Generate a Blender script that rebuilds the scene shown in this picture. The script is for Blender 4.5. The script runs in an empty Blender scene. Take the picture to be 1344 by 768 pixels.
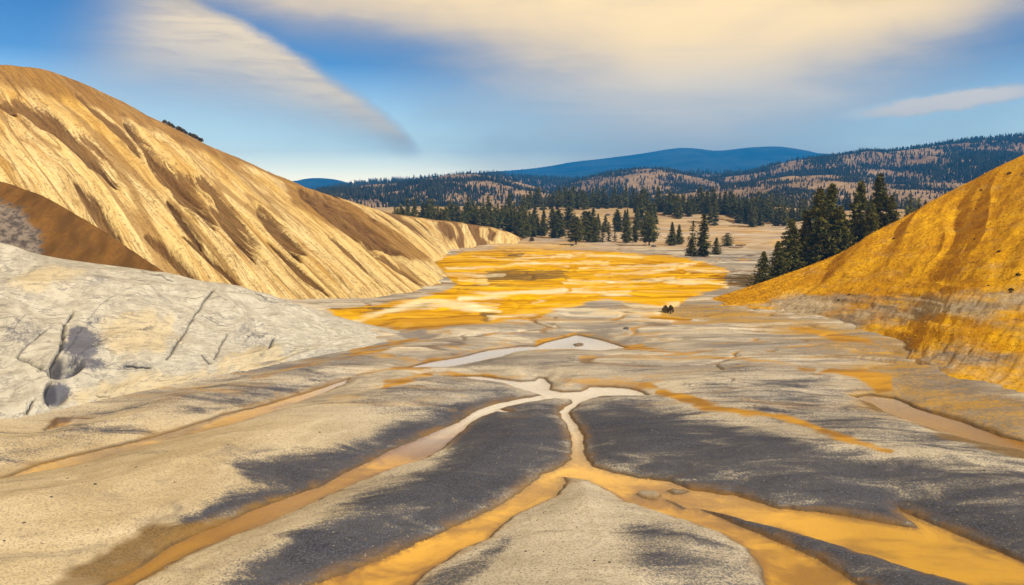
import bpy, math, random
import numpy as np
from mathutils import Vector

random.seed(7)
RNG = np.random.default_rng(11)
SC = bpy.context.scene
COL = SC.collection
PI = math.pi

# ------------------------------------------------------------------ survey geometry
CAM_H, FPX, VH = 20.0, 1050.0, 265.0            # eye height (m), focal length and horizon row of the survey photo
PITCH = math.atan((384.0 - VH) / FPX)
CP, SP = math.cos(PITCH), math.sin(PITCH)

def ray(u, v):
    a = (np.asarray(u, float) - 672.0) / FPX
    b = -(np.asarray(v, float) - 384.0) / FPX
    return a, CP + b * SP, -SP + b * CP
def at(u, v, Y):
    x, y, z = ray(u, v)
    t = Y / y
    return np.stack(np.broadcast_arrays(x * t, y * t, CAM_H + z * t), -1)
def flat(u, v, z0=0.0):
    x, y, z = ray(u, v)
    t = (z0 - CAM_H) / z
    return np.stack(np.broadcast_arrays(x * t, y * t, z0 + 0 * t), -1)
def proj(x, y, z):
    d = np.maximum(y * CP - (z - CAM_H) * SP, 0.5)
    b = ((z - CAM_H) * CP + y * SP) / d
    return 672.0 + FPX * x / d, 384.0 - FPX * b

# ------------------------------------------------------------------ numpy noise and shapes
TBL = RNG.random((512, 512)).astype(np.float32)
def vnoise(x, y, seed=0):
    x = x + seed * 17.31; y = y + seed * 41.77
    xi = np.floor(x).astype(np.int64); yi = np.floor(y).astype(np.int64)
    fx = x - xi; fy = y - yi
    fx = fx * fx * fx * (fx * (fx * 6 - 15) + 10); fy = fy * fy * fy * (fy * (fy * 6 - 15) + 10)
    x0 = xi & 511; x1 = (xi + 1) & 511; y0 = yi & 511; y1 = (yi + 1) & 511
    a = TBL[x0, y0] * (1 - fx) + TBL[x1, y0] * fx
    b = TBL[x0, y1] * (1 - fx) + TBL[x1, y1] * fx
    return (a * (1 - fy) + b * fy) * 2 - 1
def fbm(x, y, octv=4, seed=0, gain=0.5):
    s = 0; a = 1; n = 0
    for k in range(octv):
        s = s + a * vnoise(x, y, seed + k * 3); n += a
        x = x * 2.03; y = y * 2.03; a *= gain
    return s / n
def sstep(a, b, x):
    t = np.clip((x - a) / (b - a), 0, 1)
    return t * t * (3 - 2 * t)
def sdist(px, py, poly, margin=1e9):
    """signed distance to a polygon, negative inside; far points are left at +margin"""
    poly = np.asarray(poly, float)
    out = np.full(px.shape, float(margin))
    lo = poly.min(0) - margin; hi = poly.max(0) + margin
    m = (px > lo[0]) & (px < hi[0]) & (py > lo[1]) & (py < hi[1])
    x = px[m]; y = py[m]
    if x.size == 0: return out
    d2 = np.full(x.shape, 1e18); ins = np.zeros(x.shape, bool)
    n = len(poly)
    for i in range(n):
        ax, ay = poly[i]; bx, by = poly[(i + 1) % n]
        ex, ey = bx - ax, by - ay
        L = ex * ex + ey * ey + 1e-12
        t = np.clip(((x - ax) * ex + (y - ay) * ey) / L, 0, 1)
        dx = x - ax - t * ex; dy = y - ay - t * ey
        d2 = np.minimum(d2, dx * dx + dy * dy)
        if abs(ey) > 1e-12:
            c = ((ay > y) != (by > y)) & (x < ex * (y - ay) / ey + ax)
            ins ^= c
    d = np.sqrt(d2); d[ins] *= -1
    out[m] = np.minimum(d, margin)
    return out
def ldist(px, py, pts, margin=200.0, signed=False):
    """distance to a polyline and the 0..1 position along it"""
    pts = np.asarray(pts, float)
    seg = np.hypot(*(pts[1:] - pts[:-1]).T); cum = np.concatenate([[0], np.cumsum(seg)]); tot = cum[-1]
    out = np.full(px.shape, float(margin)); tt = np.zeros(px.shape)
    lo = pts.min(0) - margin; hi = pts.max(0) + margin
    m = (px > lo[0]) & (px < hi[0]) & (py > lo[1]) & (py < hi[1])
    x = px[m]; y = py[m]
    if x.size == 0: return out, tt
    best = np.full(x.shape, 1e18); bt = np.zeros(x.shape); bs = np.ones(x.shape)
    for i in range(len(pts) - 1):
        ax, ay = pts[i]; ex, ey = pts[i + 1] - pts[i]
        t = np.clip(((x - ax) * ex + (y - ay) * ey) / (ex * ex + ey * ey + 1e-12), 0, 1)
        d = np.hypot(x - ax - t * ex, y - ay - t * ey)
        k = d < best
        best[k] = d[k]; bt[k] = ((cum[i] + t * seg[i]) / tot)[k]
        bs[k] = np.sign(ex * (y - ay) - ey * (x - ax))[k]
    out[m] = best * (bs if signed else 1); tt[m] = bt
    return out, tt

# ------------------------------------------------------------------ object helpers
def tag(o, label, cat, group=None, kind=None):
    o['label'] = label; o['category'] = cat
    if group: o['group'] = group
    if kind: o['kind'] = kind
    return o
def make_mesh(name, verts, faces, smooth=True):
    me = bpy.data.meshes.new(name)
    verts = np.ascontiguousarray(verts, dtype=np.float32)
    faces = np.asarray(faces)
    k = faces.shape[1]; nf = len(faces)
    me.vertices.add(len(verts)); me.vertices.foreach_set('co', verts.ravel())
    me.loops.add(nf * k); me.loops.foreach_set('vertex_index', faces.astype(np.int32).ravel())
    me.polygons.add(nf)
    me.polygons.foreach_set('loop_start', np.arange(0, nf * k, k, dtype=np.int32))
    me.polygons.foreach_set('loop_total', np.full(nf, k, dtype=np.int32))
    me.polygons.foreach_set('use_smooth', np.full(nf, smooth))
    me.update(calc_edges=True)
    return me
def link(name, me, m, parent=None, loc=None):
    o = bpy.data.objects.new(name, me); COL.objects.link(o)
    if m is not None and not me.materials: me.materials.append(m)
    if parent is not None: o.parent = parent
    if loc is not None: o.location = loc
    return o
def attr(me, name, vals):
    a = me.attributes.new(name, 'FLOAT', 'POINT')
    a.data.foreach_set('value', np.ascontiguousarray(vals, dtype=np.float32).ravel())
def grid_faces(nr, nc):
    i = np.arange(nr * nc).reshape(nr, nc)
    return np.stack([i[:-1, :-1], i[:-1, 1:], i[1:, 1:], i[1:, :-1]], -1).reshape(-1, 4)

# ------------------------------------------------------------------ node helpers
class NT:
    def __init__(s, tree): s.t = tree; s.n = tree.nodes; s.l = tree.links
    def new(s, typ, **kw):
        n = s.n.new(typ)
        for k, v in kw.items(): setattr(n, k, v)
        return n
    def put(s, sock, v):
        if isinstance(v, bpy.types.NodeSocket): s.l.new(v, sock)
        elif v is not None:
            if sock.type == 'RGBA' and len(v) == 3: v = (*v, 1)
            sock.default_value = v
    def m(s, op, a, b=None, c=None, clamp=False):
        n = s.new('ShaderNodeMath', operation=op, use_clamp=clamp)
        for i, v in enumerate((a, b, c)):
            if v is not None: s.put(n.inputs[i], v)
        return n.outputs[0]
    def add(s, a, b): return s.m('ADD', a, b)
    def sub(s, a, b): return s.m('SUBTRACT', a, b)
    def mul(s, a, b): return s.m('MULTIPLY', a, b)
    def mad(s, a, b, c): return s.m('MULTIPLY_ADD', a, b, c)
    def mr(s, v, a, b, c=0.0, d=1.0, smooth=True):
        n = s.new('ShaderNodeMapRange', interpolation_type='SMOOTHSTEP' if smooth else 'LINEAR')
        for i, x in enumerate((v, a, b, c, d)): s.put(n.inputs[i], x)
        return n.outputs[0]
    def mix(s, f, a, b, typ='MIX'):
        n = s.new('ShaderNodeMix', data_type='RGBA', blend_type=typ)
        s.put(n.inputs[0], f); s.put(n.inputs[6], a); s.put(n.inputs[7], b)
        return n.outputs[2]
    def noise(s, vec, scale, detail=4.0, rough=0.55, dist=0.0):
        n = s.new('ShaderNodeTexNoise'); s.put(n.inputs['Vector'], vec)
        n.inputs['Scale'].default_value = scale; n.inputs['Detail'].default_value = detail
        n.inputs['Roughness'].default_value = rough; n.inputs['Distortion'].default_value = dist
        return n.outputs[0]
    def vor(s, vec, scale, feature='F1', rnd=1.0):
        n = s.new('ShaderNodeTexVoronoi', feature=feature); s.put(n.inputs['Vector'], vec)
        n.inputs['Scale'].default_value = scale
        return n.outputs[0]
    def scalev(s, vec, x, y, z, rot=0.0):
        n = s.new('ShaderNodeMapping'); s.put(n.inputs[0], vec)
        n.inputs['Scale'].default_value = (x, y, z); n.inputs['Rotation'].default_value = (0, 0, rot)
        return n.outputs[0]
    def a(s, name):
        return s.new('ShaderNodeAttribute', attribute_name=name).outputs['Fac']
    def xyz(s, x, y, z):
        n = s.new('ShaderNodeCombineXYZ')
        for i, v in enumerate((x, y, z)): s.put(n.inputs[i], v)
        return n.outputs[0]
    def pos(s): return s.new('ShaderNodeNewGeometry').outputs['Position']
    def bump(s, h, strength=0.5, dist=0.1, nrm=None):
        n = s.new('ShaderNodeBump'); s.put(n.inputs['Height'], h)
        n.inputs['Strength'].default_value = strength; n.inputs['Distance'].default_value = dist
        if nrm is not None: s.put(n.inputs['Normal'], nrm)
        return n.outputs[0]
def material(name, rough=0.9, spec=0.2):
    m = bpy.data.materials.new(name); m.use_nodes = True
    t = NT(m.node_tree); b = m.node_tree.nodes['Principled BSDF']
    b.inputs['Roughness'].default_value = rough
    b.inputs['Specular IOR Level'].default_value = spec
    return m, t, b

# ------------------------------------------------------------------ camera, sun, sky
cam = bpy.data.cameras.new('camera'); cam.sensor_width = 36.0; cam.lens = FPX / 1344.0 * 36.0
cam.clip_start = 0.5; cam.clip_end = 60000
co = bpy.data.objects.new('camera', cam); COL.objects.link(co)
co.location = (0, 0, CAM_H); co.rotation_euler = (PI / 2 - PITCH, 0, 0)
SC.camera = co

SUN_EL, SUN_AZ = math.radians(38.0), math.radians(124.0)      # azimuth clockwise from the view direction (+Y)
sd = Vector((math.sin(SUN_AZ) * math.cos(SUN_EL), math.cos(SUN_AZ) * math.cos(SUN_EL), math.sin(SUN_EL)))
sl = bpy.data.lights.new('sun', 'SUN'); sl.energy = 5.0; sl.angle = math.radians(0.5); sl.color = (1.0, 0.94, 0.83)
so = bpy.data.objects.new('sun', sl); COL.objects.link(so)
so.rotation_euler = sd.to_track_quat('Z', 'Y').to_euler(); so.location = (200, -200, 300)

world = bpy.data.worlds.new('World'); SC.world = world; world.use_nodes = True
w = NT(world.node_tree)
bg = world.node_tree.nodes['Background']
sky = w.new('ShaderNodeTexSky', sky_type='NISHITA'); sky.sun_disc = False
sky.sun_elevation = SUN_EL; sky.sun_rotation = SUN_AZ
sky.altitude = 1500; sky.air_density = 1.2; sky.dust_density = 0.6; sky.ozone_density = 2.0
gen = w.new('ShaderNodeTexCoord').outputs['Generated']
sx = w.new('ShaderNodeSeparateXYZ'); w.put(sx.inputs[0], gen)
AZ = w.m('ARCTAN2', sx.outputs[0], sx.outputs[1])              # radians, right positive
EL = w.m('ARCSINE', sx.outputs[2])
def sky_ang(u, v):
    x, y, z = [float(q) for q in ray(u, v)]
    return math.atan2(x, y), math.atan2(z, math.hypot(x, y))
filt = w.new('ShaderNodeValToRGB'); w.put(filt.inputs[0], w.mr(EL, 0.0, 0.6, 0, 1, False))
cr = filt.color_ramp
cr.elements[0].position = 0.0; cr.elements[0].color = (6.6, 5.2, 3.9, 1)
cr.elements[1].position = 0.45; cr.elements[1].color = (0.12, 0.29, 0.60, 1)
e = cr.elements.new(0.12); e.color = (2.7, 2.5, 2.1, 1)
e = cr.elements.new(0.27); e.color = (0.44, 0.70, 1.0, 1)
skyc = w.mix(1.0, sky.outputs[0], filt.outputs[0], 'MULTIPLY')
P2 = w.xyz(AZ, EL, 0.0)
n1 = w.noise(w.scalev(P2, 1, 1, 1, 0.5), 9.0, 5, 0.6)
n2 = w.noise(w.scalev(P2, 7, 40, 1, 0.62), 1.0, 6, 0.62, 0.6)
n3 = w.noise(w.scalev(P2, 3.0, 7.0, 1, 0.2), 1.0, 5, 0.5, 0.4)
n4 = w.noise(w.scalev(P2, 30.0, 60.0, 1, 0.62), 1.0, 5, 0.65)
n5 = w.noise(w.scalev(P2, 10.0, 60.0, 1, 0.60), 1.0, 7, 0.68, 0.5)
n6 = w.noise(w.scalev(P2, 4.0, 22.0, 1, 0.12), 1.0, 7, 0.62, 0.8)
# long lit streak running down to a tip
tipa, tipe = sky_ang(566, 196); fa, fe = sky_ang(265, -8)
ang = math.atan2(fe - tipe, fa - tipa); L = math.hypot(fa - tipa, fe - tipe)
dx = w.sub(AZ, tipa); dy = w.sub(EL, tipe)
al = w.mul(w.add(w.mul(dx, math.cos(ang)), w.mul(dy, math.sin(ang))), 1 / L)     # 0 tip .. 1 top of frame
pe = w.mul(w.add(w.mul(dx, math.sin(ang)), w.mul(dy, -math.cos(ang))), 1 / L)    # + on the upper right
pe = w.sub(pe, w.mul(w.mul(al, w.sub(1.0, al)), 0.17))
pe = w.add(pe, w.mul(w.sub(n4, 0.5), 0.045))
pe = w.add(pe, w.mul(w.sub(n1, 0.5), 0.06))
edge = w.mr(pe, 0.018, -0.055)
wid = w.mad(al, 0.52, 0.07)
tail = w.mr(w.m('DIVIDE', w.mul(pe, -1.0), wid), 0.12, 1.25, 1.0, 0.0)
body = w.mul(w.mul(edge, tail), w.mr(al, -0.02, 0.12))
streak = w.mul(w.mul(body, w.mr(n5, 0.30, 0.56, 0.92, 1.0)), w.mr(al, 1.0, 1.4, 0.96, 0.0))
# broad golden bank reaching overhead
ca, ce = sky_ang(900, 40)
bx = w.mul(w.sub(AZ, ca), 1 / 0.40); by = w.sub(EL, ce)
by = w.m('MAXIMUM', w.mul(by, -1 / 0.29), w.mul(by, 1 / 1.1))
bx = w.m('DIVIDE', bx, w.mr(EL, 0.15, 0.33, 1.0, 4.0))
rad = w.m('SQRT', w.add(w.mul(bx, bx), w.mul(by, by)))
rad = w.add(rad, w.mul(w.sub(n3, 0.5), 0.75))
rad = w.add(rad, w.mul(w.sub(n6, 0.5), 0.42))
bank = w.mul(w.mr(rad, 1.12, 0.12), w.mr(n6, 0.25, 0.6, 0.86, 1.0))
wa, we = sky_ang(1240, 134)
wx = w.mul(w.sub(AZ, wa), 1 / 0.125)
wy = w.mul(w.sub(w.sub(EL, we), w.mul(w.sub(AZ, wa), 0.10)), 1 / 0.0135)
wy = w.add(wy, w.mul(w.sub(n4, 0.5), 1.0))
wisp = w.mr(w.add(w.mul(wx, wx), w.mul(wy, wy)), 1.0, 0.15)
ga = w.mul(w.sub(AZ, -0.14), 1 / 0.15); ge = w.mul(w.sub(EL, 0.325), 1 / 0.065)  # opening added above the frame to grey the west stream's reflection
gap = w.mr(w.add(w.add(w.mul(ga, ga), w.mul(ge, ge)), w.mul(w.sub(n3, 0.5), 1.6)), 1.2, 0.1)
bank = w.mul(bank, w.sub(1.0, w.mul(gap, 0.62)))
cover = w.m('MAXIMUM', streak, w.mul(bank, 0.97))
lit = w.mr(rad, 0.85, 0.10)
cl_dark = (0.50, 0.43, 0.37); cl_lit = w.mix(w.mr(EL, 0.10, 0.20), (1.16, 0.95, 0.64), (1.42, 0.99, 0.41))
ccol = w.mix(lit, cl_dark, w.mix(w.mr(EL, 0.26, 0.42), cl_lit, w.mix(w.mr(w.noise(w.scalev(P2, 4, 14, 1, 0.3), 1.0, 4, 0.6, 0.4), 0.40, 0.62), w.mix(w.mr(EL, 0.36, 0.47), (1.75, 1.08, 0.24), (0.55, 0.35, 0.14)), (0.62, 0.40, 0.17))))
v0 = w.mr(w.m('ABSOLUTE', AZ), 0.15, 0.40, 0.25, 0.205)
veil = w.mul(w.mr(w.sub(EL, v0), 0.0, w.mr(w.m('ABSOLUTE', AZ), 0.15, 0.40, 0.11, 0.045)), 0.92)  # unseen overhead veil, added to tint side-stream reflections and cut ambient light
ccol = w.mix(w.mul(veil, w.m('MAXIMUM', w.sub(1.0, w.mul(lit, bank)), w.mr(w.m('ABSOLUTE', AZ), 0.22, 0.38))), ccol, w.mix(w.mr(w.m('ABSOLUTE', AZ), 0.2, 0.45), (0.60, 0.36, 0.09), (0.80, 0.47, 0.06)))
cover = w.m('MAXIMUM', cover, veil)
ccol = w.mix(w.mul(streak, w.mr(bank, 0.5, 0.1)), ccol, w.mix(w.mr(n5, 0.3, 0.62), (0.98, 0.72, 0.40), (1.22, 0.92, 0.50)))
ccol = w.mix(wisp, ccol, (1.15, 0.93, 0.66))
cover = w.m('MAXIMUM', cover, w.mul(wisp, 0.9))
SKY_S = 0.10
fin = w.mix(cover, skyc, w.mix(1.0, ccol, (1 / SKY_S,) * 3, 'MULTIPLY'))
w.put(bg.inputs[0], fin); bg.inputs[1].default_value = SKY_S

SC.view_settings.view_transform = 'Standard'
try: SC.view_settings.look = 'None'
except Exception: pass
SC.view_settings.exposure = 0.20; SC.view_settings.gamma = 1.0
SC.view_settings.use_curve_mapping = False
cy = SC.cycles
cy.max_bounces = 5; cy.diffuse_bounces = 2; cy.glossy_bounces = 3; cy.transparent_max_bounces = 8; cy.volume_bounces = 0
cy.use_denoising = True

# ------------------------------------------------------------------ streams, traced on the survey photo and laid on the flat
STREAMS = {
 'west': [(100,792),(136,768),(171,753),(229,714),(293,687),(321,675),(357,660),(400,646),(421,638),(456,620),(480,608),(512,592),(564,570),(600,555),(625,539),(655,529),(684,523),(712,519),(722,524),(688,529),(655,537),(674,542),(650,541),(629,548),(616,556),(608,564),(593,576),(586,585),(560,601),(512,616),(456,639),(429,651),(400,665),(375,676),(304,704),(250,726),(200,751),(171,768),(140,792)],
 'pool': [(582,495),(629,494),(659,498),(684,501),(703,500),(707,496),(714,497),(722,505),(721,512),(737,515),(764,514),(774,508),(800,508),(825,510),(842,515),(850,520),(815,520),(791,520),(776,524),(762,529),(756,533),(750,537),(745,543),(749,550),(757,558),(763,570),(765,577),(766,596),(776,611),(802,620),(840,627),(877,631),(907,642),(964,650),(1020,667),(1065,670),(1102,676),(1162,687),(1206,694),(1179,669),(1215,684),(1271,708),(1344,738),(1440,776),(1500,810),(1350,800),(1271,768),(1215,753),(1159,734),(1072,708),(1009,691),(952,676),(915,667),(971,690),(1020,711),(1065,731),(1102,752),(1129,769),(1165,795),(1012,795),(1004,768),(996,738),(982,721),(945,699),(889,681),(840,665),(828,661),(791,639),(772,631),(748,628),(737,625),(743,633),(727,652),(675,676),(657,689),(642,707),(605,722),(567,746),(541,768),(510,795),(350,795),(411,768),(437,759),(493,737),(560,707),(623,680),(660,663),(690,642),(709,624),(729,617),(740,611),(750,603),(751,581),(749,570),(745,558),(739,551),(735,541),(741,535),(752,529),(750,525),(717,523),(711,519),(682,510),(659,503),(620,498)],
 'upper': [(536,483),(567,475),(605,469),(642,460),(683,455),(705,455),(716,450),(757,440),(787,446),(822,457),(787,461),(753,459),(698,461),(675,463),(657,469),(623,476),(586,483)],
 'left': [(6,628),(54,609),(143,588),(193,576),(246,561),(293,545),(352,531),(415,512),(457,498),(454,503),(415,520),(350,543),(303,558),(232,575),(171,593),(89,614)],
 'side': [(60,566),(75,549),(120,550)],
 'right': [(1123,522),(1144,519),(1173,523),(1202,536),(1256,552),(1310,572),(1344,580),(1440,612),(1440,630),(1344,592),(1292,583),(1238,568),(1191,552),(1162,541),(1148,532)],
}
ISLETS = [[(834,649),(845,644),(860,646),(869,651),(862,656),(848,656),(838,653)],
          [(873,646),(882,642),(900,643),(906,645),(898,648),(884,649)],
          [(868,654),(878,656),(892,662),(904,668),(896,668),(882,661)],
          [(752,452),(760,450),(767,451),(764,454),(755,455)]]
W_STREAM = [flat(*np.array(p, float).T)[:, :2] for p in STREAMS.values()]
W_ISLET = [flat(*np.array(p, float).T)[:, :2] for p in ISLETS]

W_MTOE = flat(*np.array([(-520,640),(-360,615),(-180,588),(0,562),(70,546),(140,533),(215,519),(300,499),(380,481),(450,466),(510,452),(552,446),(530,439),(470,424)], float).T)[:, :2]
def crease_f(x, y):
    wx_ = x + 9 * fbm(x / 30, y / 30, 3, 701); wy_ = y + 5 * fbm(x / 26, y / 18, 3, 705)
    a1 = sstep(0.085, 0.0, np.abs(fbm(wx_ / 40, wy_ / 13, 3, 711))); a2 = 0.75 * sstep(0.07, 0.0, np.abs(fbm(wx_ / 24, wy_ / 8, 3, 715)))
    return np.maximum(a1, a2) * sstep(420, 300, y)
def ground_z(x, y):
    dw = np.full(x.shape, 60.0)
    jx = x + 0.16 * fbm(x / 0.9, y / 0.9, 3, 71); jy = y + 0.22 * fbm(x / 0.9, y / 0.9, 3, 77)
    for p in W_STREAM: dw = np.minimum(dw, sdist(jx, jy, p, 60.0))
    for p in W_ISLET:
        di = sdist(jx, jy, p, 3.0)
        dw = np.where(dw < 0, np.maximum(dw, np.minimum(-di, 0.25)), dw)
    d = np.maximum(dw, 0)
    near = sstep(120, 60, y)
    bank = 0.10 * sstep(0, 0.35, d) + (0.80 + 0.35 * fbm(x / 9, y / 9, 2, 5)) * (1 - np.exp(-d / 4.0))
    mt, _ = ldist(x, y, W_MTOE, 12.0)
    swell = sstep(0.5, 9.0, mt) * (1 - np.exp(-d / 9.0)) * ((0.9 * fbm(x / 34, y / 17, 3, 9) + 0.25) * (0.5 + near * 0.3))
    fold = (1 - np.exp(-d / 2.0)) * (0.10 * fbm(x / 5.0, y / 2.6, 3, 15) + 0.035 * fbm(x / 0.8, y / 0.6, 3, 21))
    land = bank + np.maximum(swell, -0.3) + fold
    cr = crease_f(x, y) * (1 - np.exp(-d / 5.0))
    land = land - 0.42 * cr * sstep(68, 100, y)
    land = land * (0.25 + 0.75 * sstep(0, 6, mt))
    land = np.maximum(land, 0.03 * sstep(0, 0.2, d) + 0.05 * sstep(0.2, 2.0, d))
    wet = -0.30 * (1 - np.exp(np.minimum(dw, 0) / 0.9)) - 0.02
    z = np.where(dw > 0, land, wet)
    z = z + 15.0 * sstep(390, 590, y) * (0.85 + 0.35 * fbm(x / 120, y / 150, 2, 31)) * sstep(4000, 1500, y)
    for hx_, hy_, hr_, hs_, hh_ in [(34, 500, 26, 16, 3.0), (110, 505, 60, 22, 3.6), (190, 470, 50, 18, 3.2), (150, 400, 40, 14, 1.6), (95, 440, 30, 12, 1.2), (210, 380, 50, 14, 2.4)]:
        q = np.sqrt(((x - hx_) / hr_) ** 2 + ((y - hy_) / hs_) ** 2) + 0.25 * fbm(x / 20, y / 14, 3, 801)
        z = z + hh_ * sstep(1.25, 0.2, q)
    z = z + sstep(330, 420, y) * 1.1 * fbm(x / 45, y / 25, 3, 33) * sstep(1500, 700, y)
    z = z + 0.9 * sstep(0, 14, d) * sstep(-8, -30, x) * sstep(95, 60, y) * sstep(20, 40, y)
    return z, dw

# ------------------------------------------------------------------ ground sheet
va = np.concatenate([np.arange(815, 560, -1.0), np.arange(560, 440, -0.75), np.arange(440, 330, -0.55), np.arange(330, 294, -0.6)])
ys = flat(672, va)[:, 1]
ys = np.concatenate([[-120, -60, -20, 0, 10, 20, 28, 33], ys, np.geomspace(ys[-1] * 1.02, 16000, 50)])
ac = np.concatenate([-np.geomspace(6, 0.76, 28), np.arange(-0.75, 0.7501, 1.45 / 1050), np.geomspace(0.76, 6, 28)])
YY, AA = np.meshgrid(ys, ac, indexing='ij')
XX = AA * np.maximum(YY, 20)
gx, gy = XX.ravel(), YY.ravel()
gz, gd = ground_z(gx, gy)
pu, pv = proj(gx, gy, gz)
wk = sstep(330, 560, pv)
pu0, pv0 = pu, pv
pu = pu0 + 14 * fbm(gx / 9, gy / 14, 4, 601); pv = pv0 + (3.2 + 7 * wk) * fbm(gx / 11, gy / 7, 4, 605) + (1.2 + 3 * wk) * fbm(gx / 2.5, gy / 4, 3, 609)
infront = gy > 15
def region(poly, soft, grow=0.0):
    """soft membership of a traced colour patch"""
    d = sdist(pu, pv, poly, soft * 2 + 2)
    return sstep(soft, -soft, d - grow) * infront
def band(pts, hw, soft=2.0):
    d, t = ldist(pu, pv, pts, hw * 2 + soft * 2)
    return sstep(hw + soft, max(hw - soft, 0), d) * infront
one = np.zeros(gx.shape)
dark = one.copy(); gold = one.copy(); white = one.copy(); brown = one.copy()
for poly, soft, k in [
    ([(600,560),(640,540),(700,527),(752,531),(735,545),(750,575),(747,612),(700,628),(620,683),(500,736),(400,772),(250,800),(300,760),(400,700),(480,655),(560,625),(590,600)], 16, 1.0),
    ([(757,532),(800,521),(880,536),(1000,562),(1100,588),(1200,605),(1344,622),(1500,645),(1560,820),(1344,742),(1215,688),(1165,690),(1060,672),(910,646),(800,620),(775,610),(764,580)], 14, 1.0),
    ([(310,612),(400,600),(440,590),(520,560),(600,536),(680,520),(640,536),(600,556),(545,578),(450,625),(400,650),(330,662),(240,690),(300,655),(360,642),(330,630)], 9, 1.0),
    ([(540,505),(600,500),(660,505),(712,520),(650,528),(560,540),(500,545),(470,530)], 9, 0.62),
    ([(915,667),(952,676),(1009,691),(1072,708),(1159,734),(1215,753),(1271,768),(1350,800),(1165,800),(1129,769),(1065,731),(1020,711),(971,690)], 5, 1.0),
    ([(820,680),(900,690),(960,715),(1000,760),(1010,800),(860,800),(840,740)], 22, 0.62),
    ([(560,760),(640,715),(660,705),(640,735),(590,780),(540,800)], 8, 0.7),
    ([(970,480),(1080,500),(1130,520),(1200,550),(1344,590),(1500,640),(1344,620),(1150,580),(1000,545),(900,510)], 14, 0.55),
    ([(150,505),(330,478),(480,470),(440,500),(300,535),(120,580),(0,610),(-80,620),(-80,580),(60,560)], 10, 0.42),
    ([(1160,470),(1250,490),(1344,540),(1344,580),(1260,545),(1190,515)], 8, 0.6),
    ([(600,470),(700,470),(860,480),(850,500),(720,480)], 8, 0.3)]:
    dark = np.maximum(dark, k * region(poly, soft * 1.7, 6.0))
for poly, soft, k in [
    ([(430,408),(540,394),(600,378),(565,345),(600,332),(700,327),(800,330),(900,338),(945,350),(962,378),(930,384),(900,392),(880,405),(800,392),(740,404),(700,420),(610,428),(560,432),(480,430)], 5, 1.0),
    ([(700,447),(716,440),(755,437),(757,441),(716,451),(704,458)], 3, 0.9),
    ([(800,452),(850,455),(880,462),(830,462)], 3, 0.75),
    ([(1090,482),(1130,482),(1165,492),(1172,512),(1150,512),(1120,495),(1060,490)], 4, 0.8),
    ([(560,485),(650,490),(700,498),(650,500),(590,492)], 4, 0.7),
    ([(600,468),(680,452),(640,458),(560,478),(470,490),(560,470)], 4, 0.75),
    ([(640,318),(760,316),(780,322),(700,330),(650,330)], 3, 0.6),
    ([(760,490),(850,500),(860,512),(790,508),(750,500)], 5, 0.55),
    ([(1030,430),(1110,440),(1160,455),(1090,452)], 5, 0.7),
    ([(1000,315),(1060,308),(1060,318),(1010,325)], 4, 0.5)]:
    gold = np.maximum(gold, k * region(poly, soft))
for pts, hw, k in [([(860,517),(914,526),(1004,542),(1076,562),(1148,582),(1165,588)], 3.5, 0.85), ([(860,462),(960,470),(1060,485)], 3, 0.6),
                   ([(450,467),(520,452),(545,444)], 2.5, 0.8), ([(330,495),(440,470),(480,466)], 2.5, 0.5),
                   ([(780,408),(850,412),(900,420)], 3, 0.5), ([(500,505),(545,495),(562,492)], 4, 0.7)]:
    gold = np.maximum(gold, k * 0.8 * band(pts, hw, 3.5))
for pts, hw, k in [([(600,392),(660,386),(738,381)], 5, 1.0), ([(470,424),(520,404),(555,396),(600,400),(655,408)], 6, 0.9),
                   ([(580,352),(640,350),(720,345),(800,346)], 2.5, 0.8), ([(600,368),(640,370)], 3, 0.8),
                   ([(750,382),(800,386),(830,384)], 4, 0.8), ([(870,372),(930,370),(960,374)], 4, 0.9),
                   ([(780,362),(850,358),(920,345)], 2.5, 0.6), ([(560,318),(700,322),(800,320),(900,330)], 3.5, 0.55),
                   ([(820,400),(860,402),(885,398)], 5, 0.8), ([(900,352),(945,356)], 4, 0.5), ([(640,420),(740,408),(860,412)], 4, 0.6),
                   ([(660,362),(590,360)], 3, 0.6), ([(680,338),(760,334),(850,338)], 1.6, 0.8), ([(740,370),(820,372),(880,366)], 2.0, 0.75),
                   ([(760,353),(860,350),(910,346)], 1.6, 0.7), ([(700,396),(780,376),(850,378)], 1.8, 0.6), ([(620,336),(680,341),(740,350)], 1.6, 0.6)]:
    white = np.maximum(white, k * band(pts, hw * 0.75, hw * 0.8))
for poly, soft, k in [([(638,354),(745,354),(740,366),(690,369),(640,370)], 3.5, 0.8), ([(600,374),(660,372),(740,374),(660,378),(605,384)], 2.5, 0.7),
                      ([(620,419),(640,410),(660,412),(640,424)], 3, 0.8), ([(655,332),(690,330),(690,338),(660,338)], 2.5, 0.8),
                      ([(780,364),(880,366),(900,372),(850,374)], 2, 0.55), ([(270,690),(330,660),(420,640),(300,705),(170,768),(60,800),(20,790),(110,735),(200,690)], 12, 0.95),
                      ([(1110,515),(1200,525),(1344,575),(1440,605),(1440,640),(1344,600),(1230,572),(1140,540)], 6, 0.9), ([(90,800),(140,760),(230,712),(290,690),(305,705),(250,730),(200,755),(140,800)], 6, 0.9),
                      ([(740,404),(780,398),(800,402),(770,408)], 3, 0.5), ([(470,408),(540,404),(520,412),(480,414)], 3, 0.6)]:
    brown = np.maximum(brown, k * region(poly, soft))
brown = np.maximum(brown, 0.9 * band([(436,405),(480,404),(530,403),(575,396)], 1.5, 1.2))
gme = make_mesh('ground', np.stack([gx, gy, gz], -1), grid_faces(len(ys), len(ac)))
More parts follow.
